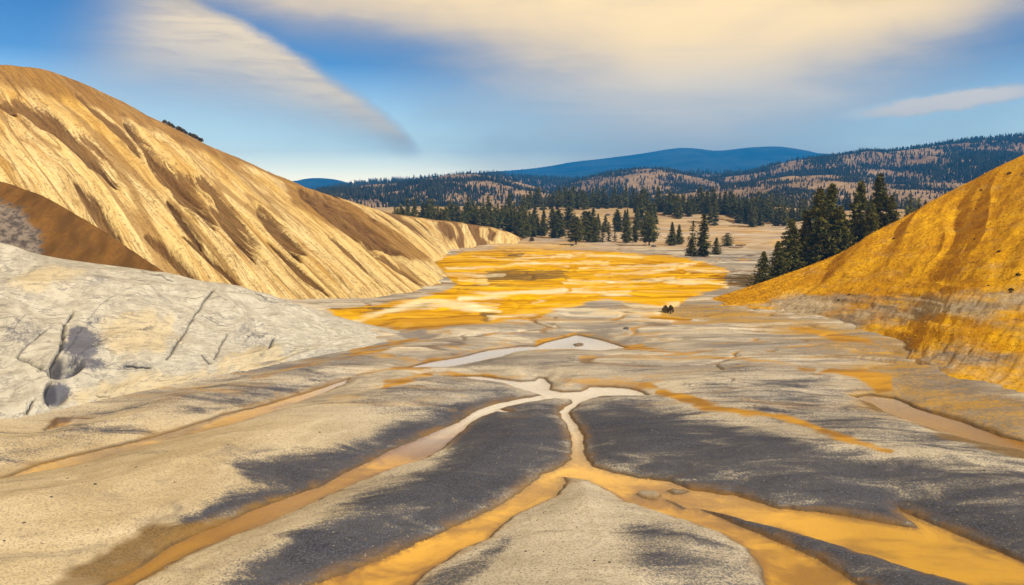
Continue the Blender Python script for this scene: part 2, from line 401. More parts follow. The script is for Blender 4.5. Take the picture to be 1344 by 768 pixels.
attr(gme, 'dark', dark); attr(gme, 'gold', gold); attr(gme, 'white', white); attr(gme, 'brown', brown); td, _ = ldist(gx, gy, flat(*np.array([(882,411),(895,414),(915,417),(945,420),(985,425),(1040,432),(1100,450),(1165,476),(1178,508),(1220,530),(1290,545),(1400,570),(1560,620)], float).T)[:, :2], 22.0)
attr(gme, 'apron', sstep(16, 0, td))
attr(gme, 'shore', gd); attr(gme, 'crease', crease_f(gx, gy) * sstep(0.5, 6, gd))

m, t, b = material('ground_crust', 0.92, 0.15)
P = t.pos(); sep = t.new('ShaderNodeSeparateXYZ'); t.put(sep.inputs[0], P)
YD = sep.outputs[1]
grain = t.noise(P, 7.0, 5, 0.75)
grain2 = t.noise(P, 2.6, 4, 0.7)
speck = t.vor(P, 6.5)
streakL = t.noise(t.scalev(P, 0.10, 0.30, 1, 0.25), 1.0, 6, 0.62, 0.8)
streakR = t.noise(t.scalev(P, 0.12, 0.42, 1, -0.45), 1.0, 6, 0.62, 0.8)
side = t.mr(sep.outputs[0], -8, 8)
streak_ = t.add(t.mul(streakL, t.sub(1.0, side)), t.mul(streakR, side))
wide = t.noise(t.scalev(P, 0.030, 0.085, 1, 0.1), 1.0, 5, 0.6, 0.6)
far_st = t.noise(t.scalev(P, 0.013, 0.15, 1, 0.04), 1.0, 6, 0.6, 0.5)
far_st2 = t.noise(t.scalev(P, 0.035, 0.22, 1, -0.05), 1.0, 6, 0.62, 0.6)
fine0 = t.noise(t.scalev(P, 0.06, 0.34, 1, 0.05), 1.0, 6, 0.65, 0.6)
midf = t.mr(YD, 62, 95)
farf = t.mr(YD, 290, 360)
warmx = t.mr(sep.outputs[0], -4, -26)
cream = t.mix(t.mr(wide, 0.35, 0.65), t.mix(warmx, (0.36, 0.325, 0.26), (0.42, 0.345, 0.215)), t.mix(warmx, (0.54, 0.50, 0.415), (0.56, 0.48, 0.335)))
cream = t.mix(midf, cream, t.mix(t.mr(far_st, 0.35, 0.65), (0.26, 0.235, 0.205), (0.64, 0.59, 0.49)))
cream = t.mix(t.mr(streak_, 0.52, 0.72), cream, (0.25, 0.215, 0.165))
cream = t.mix(t.mul(t.mr(grain, 0.47, 0.62), 0.62), cream, (0.15, 0.125, 0.10))
cream = t.mix(t.mul(t.mul(t.mr(t.add(t.mul(wide, 0.6), t.mul(fine0, 0.4)), 0.47, 0.60), midf), 0.75), cream, (0.185, 0.175, 0.18))
# dark blue-grey gravel
dk = t.add(t.mul(t.a('dark'), 1.14), t.mul(t.sub(streak_, 0.5), 2.2))
dk = t.add(dk, t.mul(t.sub(grain, 0.5), 2.2))
dk = t.add(dk, t.mul(t.sub(grain2, 0.5), 0.35))
dfac = t.mul(t.mr(dk, 0.18, 1.02), t.mr(t.a('dark'), 0.0, 0.15))
gravel = t.mix(t.mr(grain, 0.42, 0.68), (0.007, 0.012, 0.034), (0.082, 0.096, 0.145))
gravel = t.mix(t.mul(t.mr(grain2, 0.52, 0.70), 0.35), gravel, (0.010, 0.013, 0.026))
colr = t.mix(t.mul(dfac, 0.92), cream, gravel)
fine2 = t.noise(t.scalev(P, 0.11, 0.62, 1, -0.06), 1.3, 6, 0.7, 0.6)
# thin dark and ochre folds through the middle distance
colr = t.mix(t.mul(t.mul(t.mr(t.add(t.mul(far_st2, 0.6), t.mul(fine2, 0.4)), 0.53, 0.64), midf), 0.75), colr, (0.115, 0.10, 0.10))
colr = t.mix(t.mul(t.mul(t.mr(t.noise(t.scalev(P, 0.03, 0.16, 1, 0.02), 1.7, 5, 0.6, 0.6), 0.56, 0.66), midf), t.mr(YD, 300, 170, 0.0, 0.7)), colr, (0.42, 0.25, 0.06))
cz = t.mul(t.mul(t.mr(t.add(t.a('crease'), t.mul(t.sub(fine2, 0.5), 1.0)), 0.25, 0.8), t.mr(t.a('crease'), 0.0, 0.2)), t.mr(YD, 68, 100, 0.0, 0.85))
colr = t.mix(cz, colr, t.mix(t.mr(wide, 0.44, 0.58), (0.11, 0.09, 0.085), (0.40, 0.22, 0.04)))
ap = t.add(t.a('apron'), t.add(t.mul(t.sub(wide, 0.5), 1.6), t.mul(t.sub(fine0, 0.5), 1.6)))
colr = t.mix(t.mul(t.mul(t.mr(ap, 0.25, 0.95), t.mr(t.a('apron'), 0.0, 0.3)), 0.85), colr, t.mix(t.mr(t.add(t.mul(far_st2, 0.5), t.mul(grain2, 0.5)), 0.42, 0.58), (0.40, 0.235, 0.03), (0.20, 0.165, 0.13)))
# golden mineral flats
fine = t.noise(t.scalev(P, 0.022, 0.22, 1, 0.03), 1.0, 3, 0.5, 1.1)
gk = t.add(t.mul(t.a('gold'), 1.0), t.add(t.mul(t.sub(far_st, 0.5), 1.7), t.mul(t.sub(fine, 0.5), 1.0)))
gf = t.mul(t.mr(gk, 0.12, 0.72), t.mr(t.a('gold'), 0.0, 0.15))
goldc = t.mix(t.mr(far_st2, 0.36, 0.62), (0.72, 0.43, 0.001), (0.50, 0.255, 0.001))
goldc = t.mix(t.mul(t.mr(t.noise(t.scalev(P, 0.03, 0.34, 1, 0.0), 1.0, 5, 0.6, 0.4), 0.56, 0.68), 0.5), goldc, (0.84, 0.62, 0.08))
goldc = t.mix(t.mul(t.mr(fine, 0.46, 0.68), 0.85), goldc, (0.27, 0.125, 0.004))
goldc = t.mix(t.mul(t.mr(fine, 0.42, 0.32), 0.4), goldc, (0.80, 0.58, 0.14))
goldc = t.mix(t.mr(YD, 150, 110), goldc, t.mix(t.mr(fine, 0.4, 0.6), (0.46, 0.25, 0.025), (0.27, 0.14, 0.025)))
colr = t.mix(gf, colr, goldc)
bf = t.mul(t.mul(t.mr(t.add(t.mul(t.a('brown'), 0.85), t.add(t.mul(t.sub(streak_, 0.5), 1.6), t.mul(t.sub(fine, 0.5), 0.8))), 0.2, 0.8), t.mr(t.a('brown'), 0, 0.2)), 0.9)
colr = t.mix(bf, colr, t.mix(t.mr(grain, 0.4, 0.6), (0.085, 0.055, 0.022), (0.20, 0.125, 0.045)))
wf = t.mul(t.mul(t.mr(t.add(t.mul(t.a('white'), 0.85), t.add(t.mul(t.sub(far_st2, 0.5), 1.7), t.mul(t.sub(fine, 0.5), 1.1))), 0.10, 0.95), t.mr(t.a('white'), 0.0, 0.2)), 0.75)
colr = t.mix(wf, colr, (0.82, 0.76, 0.56))
# far meadow
mead = t.mix(t.mr(far_st, 0.38, 0.62), (0.40, 0.25, 0.085), (0.52, 0.45, 0.36))
mead = t.mix(t.mul(t.mr(fine, 0.5, 0.66), 0.7), mead, (0.26, 0.20, 0.17))
mead = t.mix(t.mr(far_st2, 0.55, 0.7), mead, (0.22, 0.17, 0.13))
mead = t.mix(t.mul(t.mr(YD, 430, 520), 0.6), mead, t.mix(t.mr(fine, 0.4, 0.62), (0.42, 0.29, 0.12), (0.25, 0.175, 0.09)))
mead = t.mix(t.mul(t.mr(t.noise(t.scalev(P, 0.02, 0.06, 0.3), 1.0, 5, 0.6), 0.5, 0.62), t.mr(YD, 460, 400)), mead, (0.33, 0.29, 0.27))
colr = t.mix(t.mul(farf, t.sub(1.0, t.mul(gf, 0.6))), colr, mead)
# stained shoreline, and a bed whose colour also carries painted reflections
sh = t.add(t.a('shore'), t.mul(t.sub(grain, 0.5), 0.5))
colr = t.mix(t.mul(t.mul(t.mr(sh, 0.50, 0.0), t.mr(sh, -0.25, 0.0)), 0.9), colr, (0.085, 0.055, 0.028))
colr = t.mix(t.mul(t.mul(t.mr(sh, 1.3, 0.3), t.mr(streak_, 0.42, 0.6)), 0.35), colr, (0.30, 0.17, 0.04))
bed = t.mix(t.mr(t.noise(t.scalev(P, 0.14, 0.22, 1, 0.3), 1.0, 4, 0.6, 0.4), 0.36, 0.60), (0.72, 0.46, 0.045), (0.30, 0.165, 0.02))
bed = t.mix(t.mul(t.mr(YD, 58, 76), t.mr(t.m('ABSOLUTE', sep.outputs[0]), 26, 16)), bed, (0.58, 0.64, 0.95))  # sky reflection painted pale blue into the bed of the middle pools
bed = t.mix(t.mr(t.m('ABSOLUTE', sep.outputs[0]), 17, 24), bed, t.mix(t.mr(wide, 0.42, 0.56), (0.58, 0.36, 0.003), (0.20, 0.11, 0.003)))  # amber mud, deepened to paint in the hills' reflection at the sides
bed = t.mix(t.mul(t.mr(t.a('brown'), 0.1, 0.7), 0.8), bed, (0.26, 0.13, 0.008))
bed = t.mix(t.mul(t.mul(t.mr(sh, -0.55, -0.02), t.mr(grain2, 0.3, 0.6)), t.mr(YD, 80, 60, 0.25, 0.8)), bed, (0.20, 0.095, 0.010))
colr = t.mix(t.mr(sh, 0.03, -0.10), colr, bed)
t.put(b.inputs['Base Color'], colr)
h = t.add(t.mul(grain, 0.6), t.add(t.mul(grain2, 0.8), t.mul(streak_, 0.6)))
t.put(b.inputs['Normal'], t.bump(h, 0.38, 0.18))
t.put(b.inputs['Roughness'], t.mix(t.mul(gf, t.mr(YD, 110, 150)), (0.92,) * 3, (0.92,) * 3))
t.put(b.inputs['Specular IOR Level'], t.mul(t.mr(YD, 150, 90), 0.15))
gobj = link('ground', gme, m)
tag(gobj, 'pale mineral crust ground with dark gravel patches and golden flats', 'ground', kind='structure')

# ------------------------------------------------------------------ water
m, t, b = material('stream_water')
P = t.pos()
gl = t.new('ShaderNodeBsdfGlossy'); gl.inputs['Roughness'].default_value = 0.06; gl.inputs['Color'].default_value = (1, 1, 1, 1)
tr = t.new('ShaderNodeBsdfTransparent'); tr.inputs['Color'].default_value = (0.96, 0.90, 0.72, 1)
rip = t.add(t.noise(t.scalev(P, 1, 0.6, 1), 2.5, 3, 0.6), t.mul(t.noise(P, 0.35, 3), 2.0))
nb = t.bump(rip, 0.04, 0.1)
t.put(gl.inputs['Normal'], nb)
geo = t.new('ShaderNodeNewGeometry'); dp = t.new('ShaderNodeVectorMath', operation='DOT_PRODUCT')
t.put(dp.inputs[0], geo.outputs['Incoming']); t.put(dp.inputs[1], geo.outputs['Normal'])
cosi = t.m('ABSOLUTE', dp.outputs['Value'])
fr = t.mad(t.m('POWER', t.sub(1.0, cosi), 3.3), 0.95, 0.04)
mx = t.new('ShaderNodeMixShader'); t.put(mx.inputs[0], fr)
t.l.new(tr.outputs[0], mx.inputs[1]); t.l.new(gl.outputs[0], mx.inputs[2])
out = m.node_tree.nodes['Material Output']; t.l.new(mx.outputs[0], out.inputs['Surface'])
wx_ = np.linspace(-95, 95, 20); wy_ = np.linspace(30, 175, 20)
WX, WY = np.meshgrid(wx_, wy_)
wme = make_mesh('water', np.stack([WX.ravel(), WY.ravel(), np.zeros(WX.size)], -1), grid_faces(20, 20))
wo = link('water', wme, m)
tag(wo, 'shallow golden water running in braided streams across the flats', 'water', kind='structure')

# ------------------------------------------------------------------ lofted slopes
def resample(pts, n, smooth=2):
    pts = np.asarray(pts, float)
    s = np.linspace(0, len(pts) - 1, n)
    out = np.stack([np.interp(s, np.arange(len(pts)), pts[:, k]) for k in range(3)], -1)
    wlen = int(n / (len(pts) - 1) * 0.8) | 1
    for _ in range(smooth):
        pad = np.concatenate([np.repeat(out[:1], wlen // 2, 0) * 2 - out[1:wlen // 2 + 1][::-1], out, np.repeat(out[-1:], wlen // 2, 0) * 2 - out[-wlen // 2:-1][::-1][:wlen // 2]])
        ker = np.ones(wlen) / wlen
        out = np.stack([np.convolve(pad[:, k], ker, 'valid') for k in range(3)], -1)[:n]
    return out
def loft(toe, crest, ns, nt, prof, back=0.9, back_drop=1.0, nback=24, smooth=1):
    """slope from toe (t=0) to crest (t=1) and down again behind; returns grid (ns, nt+nback, 3), s in metres, t"""
    T = resample(toe, ns, smooth); Cc = resample(crest, ns, smooth)
    tt = np.concatenate([np.linspace(0, 1, nt), 1 + np.linspace(0, back, nback + 1)[1:]])
    d = Cc - T
    z = np.where(tt <= 1, prof(np.clip(tt, 0, 1)), 1 - back_drop * np.clip((tt - 1) / back, 0, 1) ** 1.35)
    # rounded crest
    G = np.empty((ns, len(tt), 3))
    G[..., 0] = T[:, None, 0] + d[:, None, 0] * tt
    G[..., 1] = T[:, None, 1] + d[:, None, 1] * tt
    G[..., 2] = T[:, None, 2] + d[:, None, 2] * z
    mid = (T + Cc) / 2
    s = np.concatenate([[0], np.cumsum(np.linalg.norm(np.diff(mid, axis=0), axis=1))])
    S, TT = np.meshgrid(s, tt, indexing='ij')
    return G, S, TT
def normals(G):
    a = np.gradient(G, axis=0); b_ = np.gradient(G, axis=1)
    n = np.cross(a, b_); n /= np.linalg.norm(n, axis=-1, keepdims=True) + 1e-9
    return np.where(n[..., 2:3] < 0, -n, n)
def slope_obj(name, G, m_, label, cat='hill', **at_):
    me = make_mesh(name, G.reshape(-1, 3), grid_faces(G.shape[0], G.shape[1]))
    for k, v in at_.items(): attr(me, k, v)
    o = link(name, me, m_)
    return tag(o, label, cat, kind='structure')
def near_z(G, x, y):
    g = G.reshape(-1, 3); i = np.argmin((g[:, 0] - x) ** 2 + (g[:, 1] - y) ** 2)
    return float(g[i, 2])

# --- big eroded hill on the left
cr_px = [(-330,40,205),(-200,62,215),(-90,78,225),(0,85,236),(48,88,244),(100,104,252),(165,136,262),(265,186,276),(350,224,288),(400,245,296),(460,266,306)]
to_px = [(-110,120),(-60,128),(-10,134),(50,140),(120,146),(200,150),(300,152),(400,153)]
crest = [at(u, v, D) for u, v, D in cr_px]
toe_uv = [(-40,422),(60,418),(160,413),(260,409),(330,406),(390,405),(440,405),(500,403),(550,396),(585,386),(604,371)]
toe = [flat(u, v, -0.6) for u, v in toe_uv]
G, S, T = loft(toe, crest, 900, 330, lambda t_: 0.80 * t_ + 0.20 * t_ ** 2 + 0.10 * np.sin(t_ * PI), back=0.7, back_drop=0.9)
U0, V0 = proj(G[..., 0], G[..., 1], G[..., 2])
env = sstep(0, 0.12, T) * sstep(1.08, 0.80, T)
sk = S + 3.0 * fbm(S / 34, T * 1.3, 2, 3)                     # ribs wander a little
r1 = 1 - np.abs(fbm(sk / 15, T * 0.7, 2, 41)) * 2.2
r2 = 1 - np.abs(fbm(sk / 5.0, T * 1.0, 2, 45)) * 2.0
r3 = fbm(sk / 1.5, T * 2.2, 4, 49)
amp = 0.4 + 0.6 * sstep(-0.2, 0.4, fbm(S / 40, T * 2.0, 2, 51))
v1 = np.abs(fbm(sk / 11 + 3, T * 0.8, 2, 47)); v2 = np.abs(fbm(sk / 4.2, T * 1.1 + 5, 2, 48))
disp = env * (1.3 * r1 + 2.6 * np.minimum(v1, 0.5) + amp * (0.35 * r2 + 1.1 * np.minimum(v2, 0.45)) + 0.20 * r3) - env * 1.9
gully = np.zeros_like(S)
for pts, hw, dep, t0, t1 in [
    ([(158,146),(175,178),(210,222),(250,266),(292,312)], 19, 4.6, 0.10, 1.0), ([(324,256),(345,280),(378,318),(402,347)], 9, 3.2, 0.1, 1.0),
    ([(-20,118),(60,165),(110,205),(170,262)], 17, 3.0, 0.1, 1.0), ([(255,222),(290,275),(318,318),(345,352)], 11, 2.6, 0.1, 1.0),
    ([(90,235),(130,290),(160,330)], 9, 1.6, 0.1, 1.0), ([(385,245),(430,280),(490,318),(540,345)], 18, 3.4, 0.0, 0.95),
    ([(185,300),(235,345),(275,385)], 8, 2.0, 0.1, 1.0), ([(430,305),(470,345),(510,385)], 6, 1.6, 0.1, 1.0),
    ([(215,260),(245,300),(270,330)], 7, 1.8, 0, 1.0), ([(480,325),(520,352),(560,378)], 4, 1.2, 0.1, 1.0),
    ([(235,305),(290,355),(330,395)], 5, 1.3, 0.1, 1.0), ([(345,310),(400,365),(440,398)], 5, 1.2, 0.1, 1.0), ([(100,120),(150,170),(190,215)], 8, 1.5, 0.1, 1.0)]:
    d, tl = ldist(U0 + hw * 1.1 * fbm(sk / 3.5, T * 3.0, 4, 55), V0 + hw * 0.5 * fbm(S / 5, T * 8, 3, 59), pts, hw * 3.0, True)
    d = np.where(d > 0, d * 2.6, -d)          # steep near wall, long far wall
    wv = 1.5 * hw * (0.12 + np.sin(np.clip(tl, 0, 1) * PI) ** 0.8) * (1 + 0.35 * fbm(S / 4, T * 12, 2, 57))
    k = np.clip(1 - d / np.maximum(wv, 1), 0, 1) * sstep(1.03, 0.93, T)
    k *= sstep(0, 0.12, tl + 0.02) * sstep(1.0, 0.82, tl - 0.0)
    disp -= dep * 0.95 * sstep(0, 1, k); gully = np.maximum(gully, k)
disp -= env * 0.0
NN = normals(G)
nh = NN.copy(); nh[..., 2] = nh[..., 2] * 0.7
G2 = G + nh * disp[..., None]
G2[..., 2] += 0.25 * fbm(S / 9, T * 9, 3, 61) * sstep(0.02, 0.2, T)
upper = sstep(0.68, 0.98, T + 0.16 * fbm(S / 22, T * 3, 3, 63))
spur = sstep(8, -8, sdist(U0, V0, [(372,236),(470,268),(520,285),(570,310),(575,335),(540,345),(480,322),(430,296),(385,268)], 30))
grooves = sstep(0.25, -0.9, disp - env * 0.8) * 0
lowr = np.clip(np.maximum((1 - r1) * 0.4, np.maximum(1 - v1 / 0.10, 0.8 * (1 - v2 / 0.08))), 0, 1)

def eroded_mat(name):
    m, t, b = material(name, 0.95, 0.1)
    uv = t.xyz(t.mul(t.a('along'), 1.0), t.mul(t.a('up'), 1.0), 0.0)
    P = t.pos()
    wv = t.xyz(t.mad(t.noise(uv, 0.03, 2), 7.0, t.a('along')), t.mul(t.a('up'), 1.0), 0.0)
    s1 = t.noise(t.scalev(wv, 0.13, 0.012, 1), 1.0, 6, 0.65)
    s2 = t.noise(t.scalev(wv, 0.42, 0.022, 1), 1.0, 5, 0.65)
    s3 = t.noise(t.scalev(wv, 1.3, 0.05, 1), 1.0, 5, 0.7)
    g = t.noise(P, 1.3, 5, 0.7)
    c = t.mix(t.mr(s1, 0.38, 0.62), (0.66, 0.42, 0.10), (0.82, 0.665, 0.36))
    c = t.mix(t.mul(t.mr(t.add(t.a('up'), t.mul(s1, 60.0)), 130.0, 60.0), 0.6), c, (0.87, 0.71, 0.36))
    c = t.mix(t.mul(t.mr(s2, 0.47, 0.66), 0.75), c, (0.45, 0.24, 0.045))
    c = t.mix(t.mul(t.mr(s1, 0.56, 0.70), 0.7), c, (0.36, 0.19, 0.04))
    c = t.mix(t.mul(t.mr(s3, 0.50, 0.66), 0.50), c, (0.27, 0.145, 0.045))
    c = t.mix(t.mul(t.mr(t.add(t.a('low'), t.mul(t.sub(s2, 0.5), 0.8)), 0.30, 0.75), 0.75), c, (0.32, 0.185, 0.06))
    br = t.mix(t.mr(s3, 0.4, 0.6), (0.21, 0.105, 0.026), (0.36, 0.195, 0.045))
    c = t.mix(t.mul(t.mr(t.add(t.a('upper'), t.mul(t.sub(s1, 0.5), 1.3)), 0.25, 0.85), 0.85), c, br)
    gu = t.mix(t.mr(t.add(s3, t.mul(g, 0.5)), 0.6, 0.9), (0.115, 0.062, 0.026), (0.25, 0.135, 0.045))  # brown gully earth, darkened further to paint in the wedge shadows
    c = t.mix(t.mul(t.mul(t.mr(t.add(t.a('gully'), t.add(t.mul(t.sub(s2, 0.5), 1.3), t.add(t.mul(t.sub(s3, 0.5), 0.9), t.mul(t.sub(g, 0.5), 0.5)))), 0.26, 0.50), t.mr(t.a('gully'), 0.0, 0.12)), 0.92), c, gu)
    c = t.mix(t.mul(t.mr(g, 0.52, 0.68), 0.42), c, (0.22, 0.125, 0.045))
    c = t.mix(t.mul(t.mr(t.noise(P, 0.35, 6, 0.75), 0.55, 0.66), 0.4), c, (0.24, 0.13, 0.04))
    rill = t.m('ABSOLUTE', t.sub(s2, 0.5)); rill2 = t.m('ABSOLUTE', t.sub(t.noise(t.scalev(wv, 0.8, 0.04, 1), 1.0, 3, 0.5), 0.5))
    c = t.mix(t.mul(t.mr(rill, 0.018, 0.003), t.mr(g, 0.40, 0.58, 0.1, 0.75)), c, (0.15, 0.08, 0.03))
    c = t.mix(t.mul(t.mr(rill2, 0.022, 0.004), t.mr(s1, 0.42, 0.56, 0.1, 0.65)), c, (0.19, 0.10, 0.035))
    t.put(b.inputs['Base Color'], c)
    t.put(b.inputs['Normal'], t.bump(t.add(t.mul(s3, 0.7), t.add(t.mul(s2, 0.8), t.mul(g, 0.9))), 0.9, 0.8))
    return m
M_ER = eroded_mat('eroded_slope')
upm = T * np.linalg.norm(np.array(crest[3]) - np.array(toe[3]))
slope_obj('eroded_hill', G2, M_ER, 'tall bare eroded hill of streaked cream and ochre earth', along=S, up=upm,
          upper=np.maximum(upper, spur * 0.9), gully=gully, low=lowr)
G_MAIN = G2

# --- lower spur running on behind it
cr2 = [(440,258,330),(490,274,338),(520,281,346),(560,287,358),(600,292,372),(640,298,386),(665,303,396),(684,312,404),(700,322,410)]
to2 = [(560,362),(580,350),(588,342),(592,335),(612,331),(640,327),(664,325),(684,323.5),(702,323)]
crest = [at(*c) for c in cr2]; toe = [flat(u, v, -0.4) for u, v in to2]
G, S, T = loft(toe, crest, 420, 130, lambda t_: t_ + 0.12 * np.sin(t_ * PI), back=1.2, back_drop=0.8)
env = sstep(0, 0.12, T) * sstep(1.05, 0.85, T)
sk = S + 4 * fbm(S / 22, T * 2, 2, 5)
r1 = 1 - np.abs(fbm(sk / 9, T * 0.8, 2, 141)) * 2.2; r2 = 1 - np.abs(fbm(sk / 3.5, T * 1.2, 2, 145)) * 2
disp = env * (1.5 * r1 + 0.7 * r2 + 0.2 * fbm(sk, T * 6, 3, 9) - 1.0)
nh = normals(G); nh[..., 2] *= 0.6
G2 = G + nh * disp[..., None]; G2[..., 2] += 0.5 * fbm(S / 12, T * 2, 3, 12) * sstep(0.1, 0.6, T)
slope_obj('eroded_spur', G2, M_ER, 'low eroded spur of ribbed tan earth running to the pine grove', along=S + 300, up=T * 45,
          upper=sstep(0.8, 1.0, T) * 0.8, gully=sstep(0.2, -0.6, r1) * 0.8, low=np.clip((1 - r1) * 0.5, 0, 1))
G_SPUR = G2

# --- brown slope in front of it
crest = [at(*c) for c in [(-420,150,150),(-250,180,146),(-120,210,143),(0,237,140),(60,258,138),(130,300,135),(205,353,132),(260,386,130),(320,410,128)]]
toe = [flat(u, v, -0.5) for u, v in [(-560,480),(-420,470),(-250,465),(-120,460),(-30,455),(50,448),(140,440),(230,432),(310,424)]]
G, S, T = loft(toe, crest, 260, 120, lambda t_: t_ + 0.1 * np.sin(t_ * PI), back=1.0, back_drop=0.9)
G[..., 2] += sstep(0.05, 0.4, T) * (0.7 * fbm(S / 9, T * 3, 4, 201) * sstep(1.05, 0.9, T) + 0.15 * fbm(S / 1.5, T * 20, 3, 203))
m, t, b = material('brown_slope', 0.95, 0.1)
P = t.pos(); n = t.noise(P, 0.9, 6, 0.7); s = t.noise(t.scalev(P, 0.35, 0.1, 0.1, 0.6), 1.0, 5, 0.6)
c = t.mix(t.mr(s, 0.35, 0.65), (0.095, 0.047, 0.012), (0.175, 0.085, 0.02))
c = t.mix(t.mul(t.mr(n, 0.45, 0.65), 0.6), c, (0.10, 0.052, 0.018))
U0, V0 = proj(G[..., 0], G[..., 1], G[..., 2])
grey = sstep(26, -14, sdist(U0, V0, [(-300,330),(-300,265),(0,268),(25,280),(50,310),(50,340),(10,360)], 60))
c = t.mix(t.mr(t.add(t.a('rubble'), t.mul(t.sub(n, 0.5), 1.6)), 0.35, 0.75), c, t.mix(t.mr(n, 0.4, 0.62), (0.22, 0.18, 0.15), (0.07, 0.058, 0.055)))
t.put(b.inputs['Base Color'], c); t.put(b.inputs['Normal'], t.bump(n, 0.8, 0.5))
slope_obj('brown_foothill', G, m, 'dark brown foothill slope behind the white rock mound', rubble=grey)

# --- white rock mound on the left
crest = [at(*c) for c in [(-420,330,98),(-260,322,99),(-120,322,100),(0,328,101),(100,343,104),(200,356,107),(300,380,111),(360,395,113.5),(420,410,116),(480,427,118),(530,439.5,119),(560,445,119)]]
toe = [flat(u, v, -0.25) for u, v in [(-520,640),(-360,615),(-180,588),(0,562),(70,546),(140,533),(215,519),(300,499),(380,481),(450,466),(510,452),(552,446)]]
G, S, T = loft(toe, crest, 820, 420, lambda t_: 0.55 * np.sin(t_ * PI / 2) ** 1.0 + 0.45 * t_ + 0.10 * np.sin(t_ * PI), back=0.8, back_drop=1.1, nback=30)
U0, V0 = proj(G[..., 0], G[..., 1], G[..., 2])
env = sstep(0, 0.1, T) * sstep(1.04, 0.86, T)
damp = sstep(560, 420, U0)
disp = env * (2.1 * fbm(S / 16, T * 2.2 + S / 50, 3, 211) * damp + 0.55 * (1 - 2 * np.abs(fbm(S / 9 + T * 3, T * 5 - S / 30, 2, 215))) * damp + 0.10 * fbm(S / 2, T * 16, 3, 217))
disp += sstep(0.0, 0.03, T) * sstep(0.25, 0.03, T) * 0.35
crack = np.zeros_like(S); stain = np.zeros_like(S); warm = np.zeros_like(S)
for pts, hw, dep in [([(275,395),(262,408),(252,422),(240,440),(230,456),(217,475)], 2.0, 0.35), ([(298,442),(291,452),(281,473)], 1.7, 0.3), ([(264,467),(270,474),(276,478)], 2.2, 0.3),
                     ([(95,408),(86,420),(83,432),(82,446),(78,463),(72,474),(66,484),(72,497)], 2.6, 0.5), ([(62,428),(50,438),(35,450),(24,462)], 1.6, 0.3),
                     ([(24,462),(40,472),(55,486),(72,497)], 2.0, 0.45), ([(42,529),(35,541),(31,558)], 2.6, 0.4), ([(36,540),(33,530)], 1.2, 0.2), ([(358,447),(351,459)], 2.6, 0.4),
                     ([(164,479),(180,484),(197,484)], 2.6, 0.3), ([(66,505),(60,512),(58,522),(66,535),(76,545)], 1.8, 0.4), ([(126,520),(142,523)], 2.0, 0.25), ([(345,445),(330,440),(322,446)], 1.0, 0.15),
                     ([(305,385),(340,400),(375,408)], 0.9, 0.1), ([(170,362),(205,374),(223,380)], 1.2, 0.15), ([(0,420),(20,425),(34,405)], 1.0, 0.15), ([(360,475),(385,488),(410,492)], 1.0, 0.15),
                     ([(110,420),(130,405),(150,395)], 0.8, 0.1), ([(85,470),(100,440),(115,420)], 1.0, 0.1), ([(95,480),(120,455),(145,440)], 0.9, 0.1), ([(240,400),(300,410),(330,430)], 0.7, 0.05)]:
    jx = U0 + 1.8 * fbm(U0 / 7, V0 / 7, 2, 5); jy = V0 + 1.8 * fbm(U0 / 7, V0 / 7, 2, 8)
    d, tl = ldist(jx, jy, pts, 12)
    hw = hw * 0.75
    k = sstep(hw * 1.0, hw * 0.2, d); crack = np.maximum(crack, k * min(1, 0.35 + hw / 3)); disp -= dep * sstep(hw * 2.2, 0, d)
def blob(cx, cy, rx, ry, rot=0.0):
    c_, s_ = math.cos(rot), math.sin(rot)
    a_ = ((U0 - cx) * c_ + (V0 - cy) * s_) / rx; b__ = (-(U0 - cx) * s_ + (V0 - cy) * c_) / ry
    return np.sqrt(a_ * a_ + b__ * b__)
pit = sstep(1.1, 0.35, blob(86, 488, 26, 13, -0.25)); pit2 = sstep(1.1, 0.35, blob(72, 526, 19, 13, -0.4))
disp -= 1.9 * pit + 0.55 * pit2
jn = 0.35 * fbm(U0 / 14, V0 / 14, 3, 91)
stain = np.maximum.reduce([0.95 * sstep(1.15, 0.3, blob(108, 452, 34, 44, 0.5) + jn), 0.95 * sstep(1.3, 0.5, blob(74, 520, 22, 14, -0.4) + jn), 0.8 * sstep(1.2, 0.4, blob(110, 484, 42, 12, -0.3) + jn),
                           0.5 * sstep(1.2, 0.3, blob(30, 430, 34, 24) + jn), 0.45 * sstep(1.2, 0.3, blob(130, 378, 30, 12) + jn), 0.5 * sstep(1.2, 0.3, blob(170, 482, 22, 7, 0.1) + jn), 0.4 * sstep(1.2, 0.3, blob(330, 445, 40, 18, 0.5) + jn)])
warm = np.maximum.reduce([sstep(1.2, 0.2, blob(180, 440, 70, 36) + jn), sstep(1.2, 0.2, blob(60, 370, 70, 16) + jn) * 0.8, sstep(1.2, 0.2, blob(190, 510, 140, 22, -0.15) + jn), sstep(1.2, 0.2, blob(330, 475, 60, 22, -0.2) + jn)])
ochre = sstep(1.1, 0.5, blob(88, 496, 14, 4, -0.1))
nh = normals(G); G2 = G + nh * disp[..., None]
m, t, b = material('white_rock', 0.9, 0.2)
P = t.pos(); uv = t.xyz(t.a('along'), t.a('up'), 0.0)
g = t.noise(P, 5.0, 5, 0.7); g2 = t.noise(P, 0.7, 5, 0.65)
vein = t.noise(t.scalev(P, 0.5, 0.9, 2.8, 0.4), 0.9, 7, 0.72, 1.2)
vein2 = t.m('ABSOLUTE', t.sub(t.noise(t.scalev(uv, 0.15, 0.42, 1, 0.35), 1.0, 6, 0.65, 0.6), 0.5))
vein3 = t.m('ABSOLUTE', t.sub(t.noise(t.scalev(uv, 0.24, 0.6, 1, 0.3), 1.6, 6, 0.68, 0.9), 0.5))
c = t.mix(t.mr(g2, 0.35, 0.65), (0.345, 0.325, 0.275), (0.455, 0.435, 0.375))
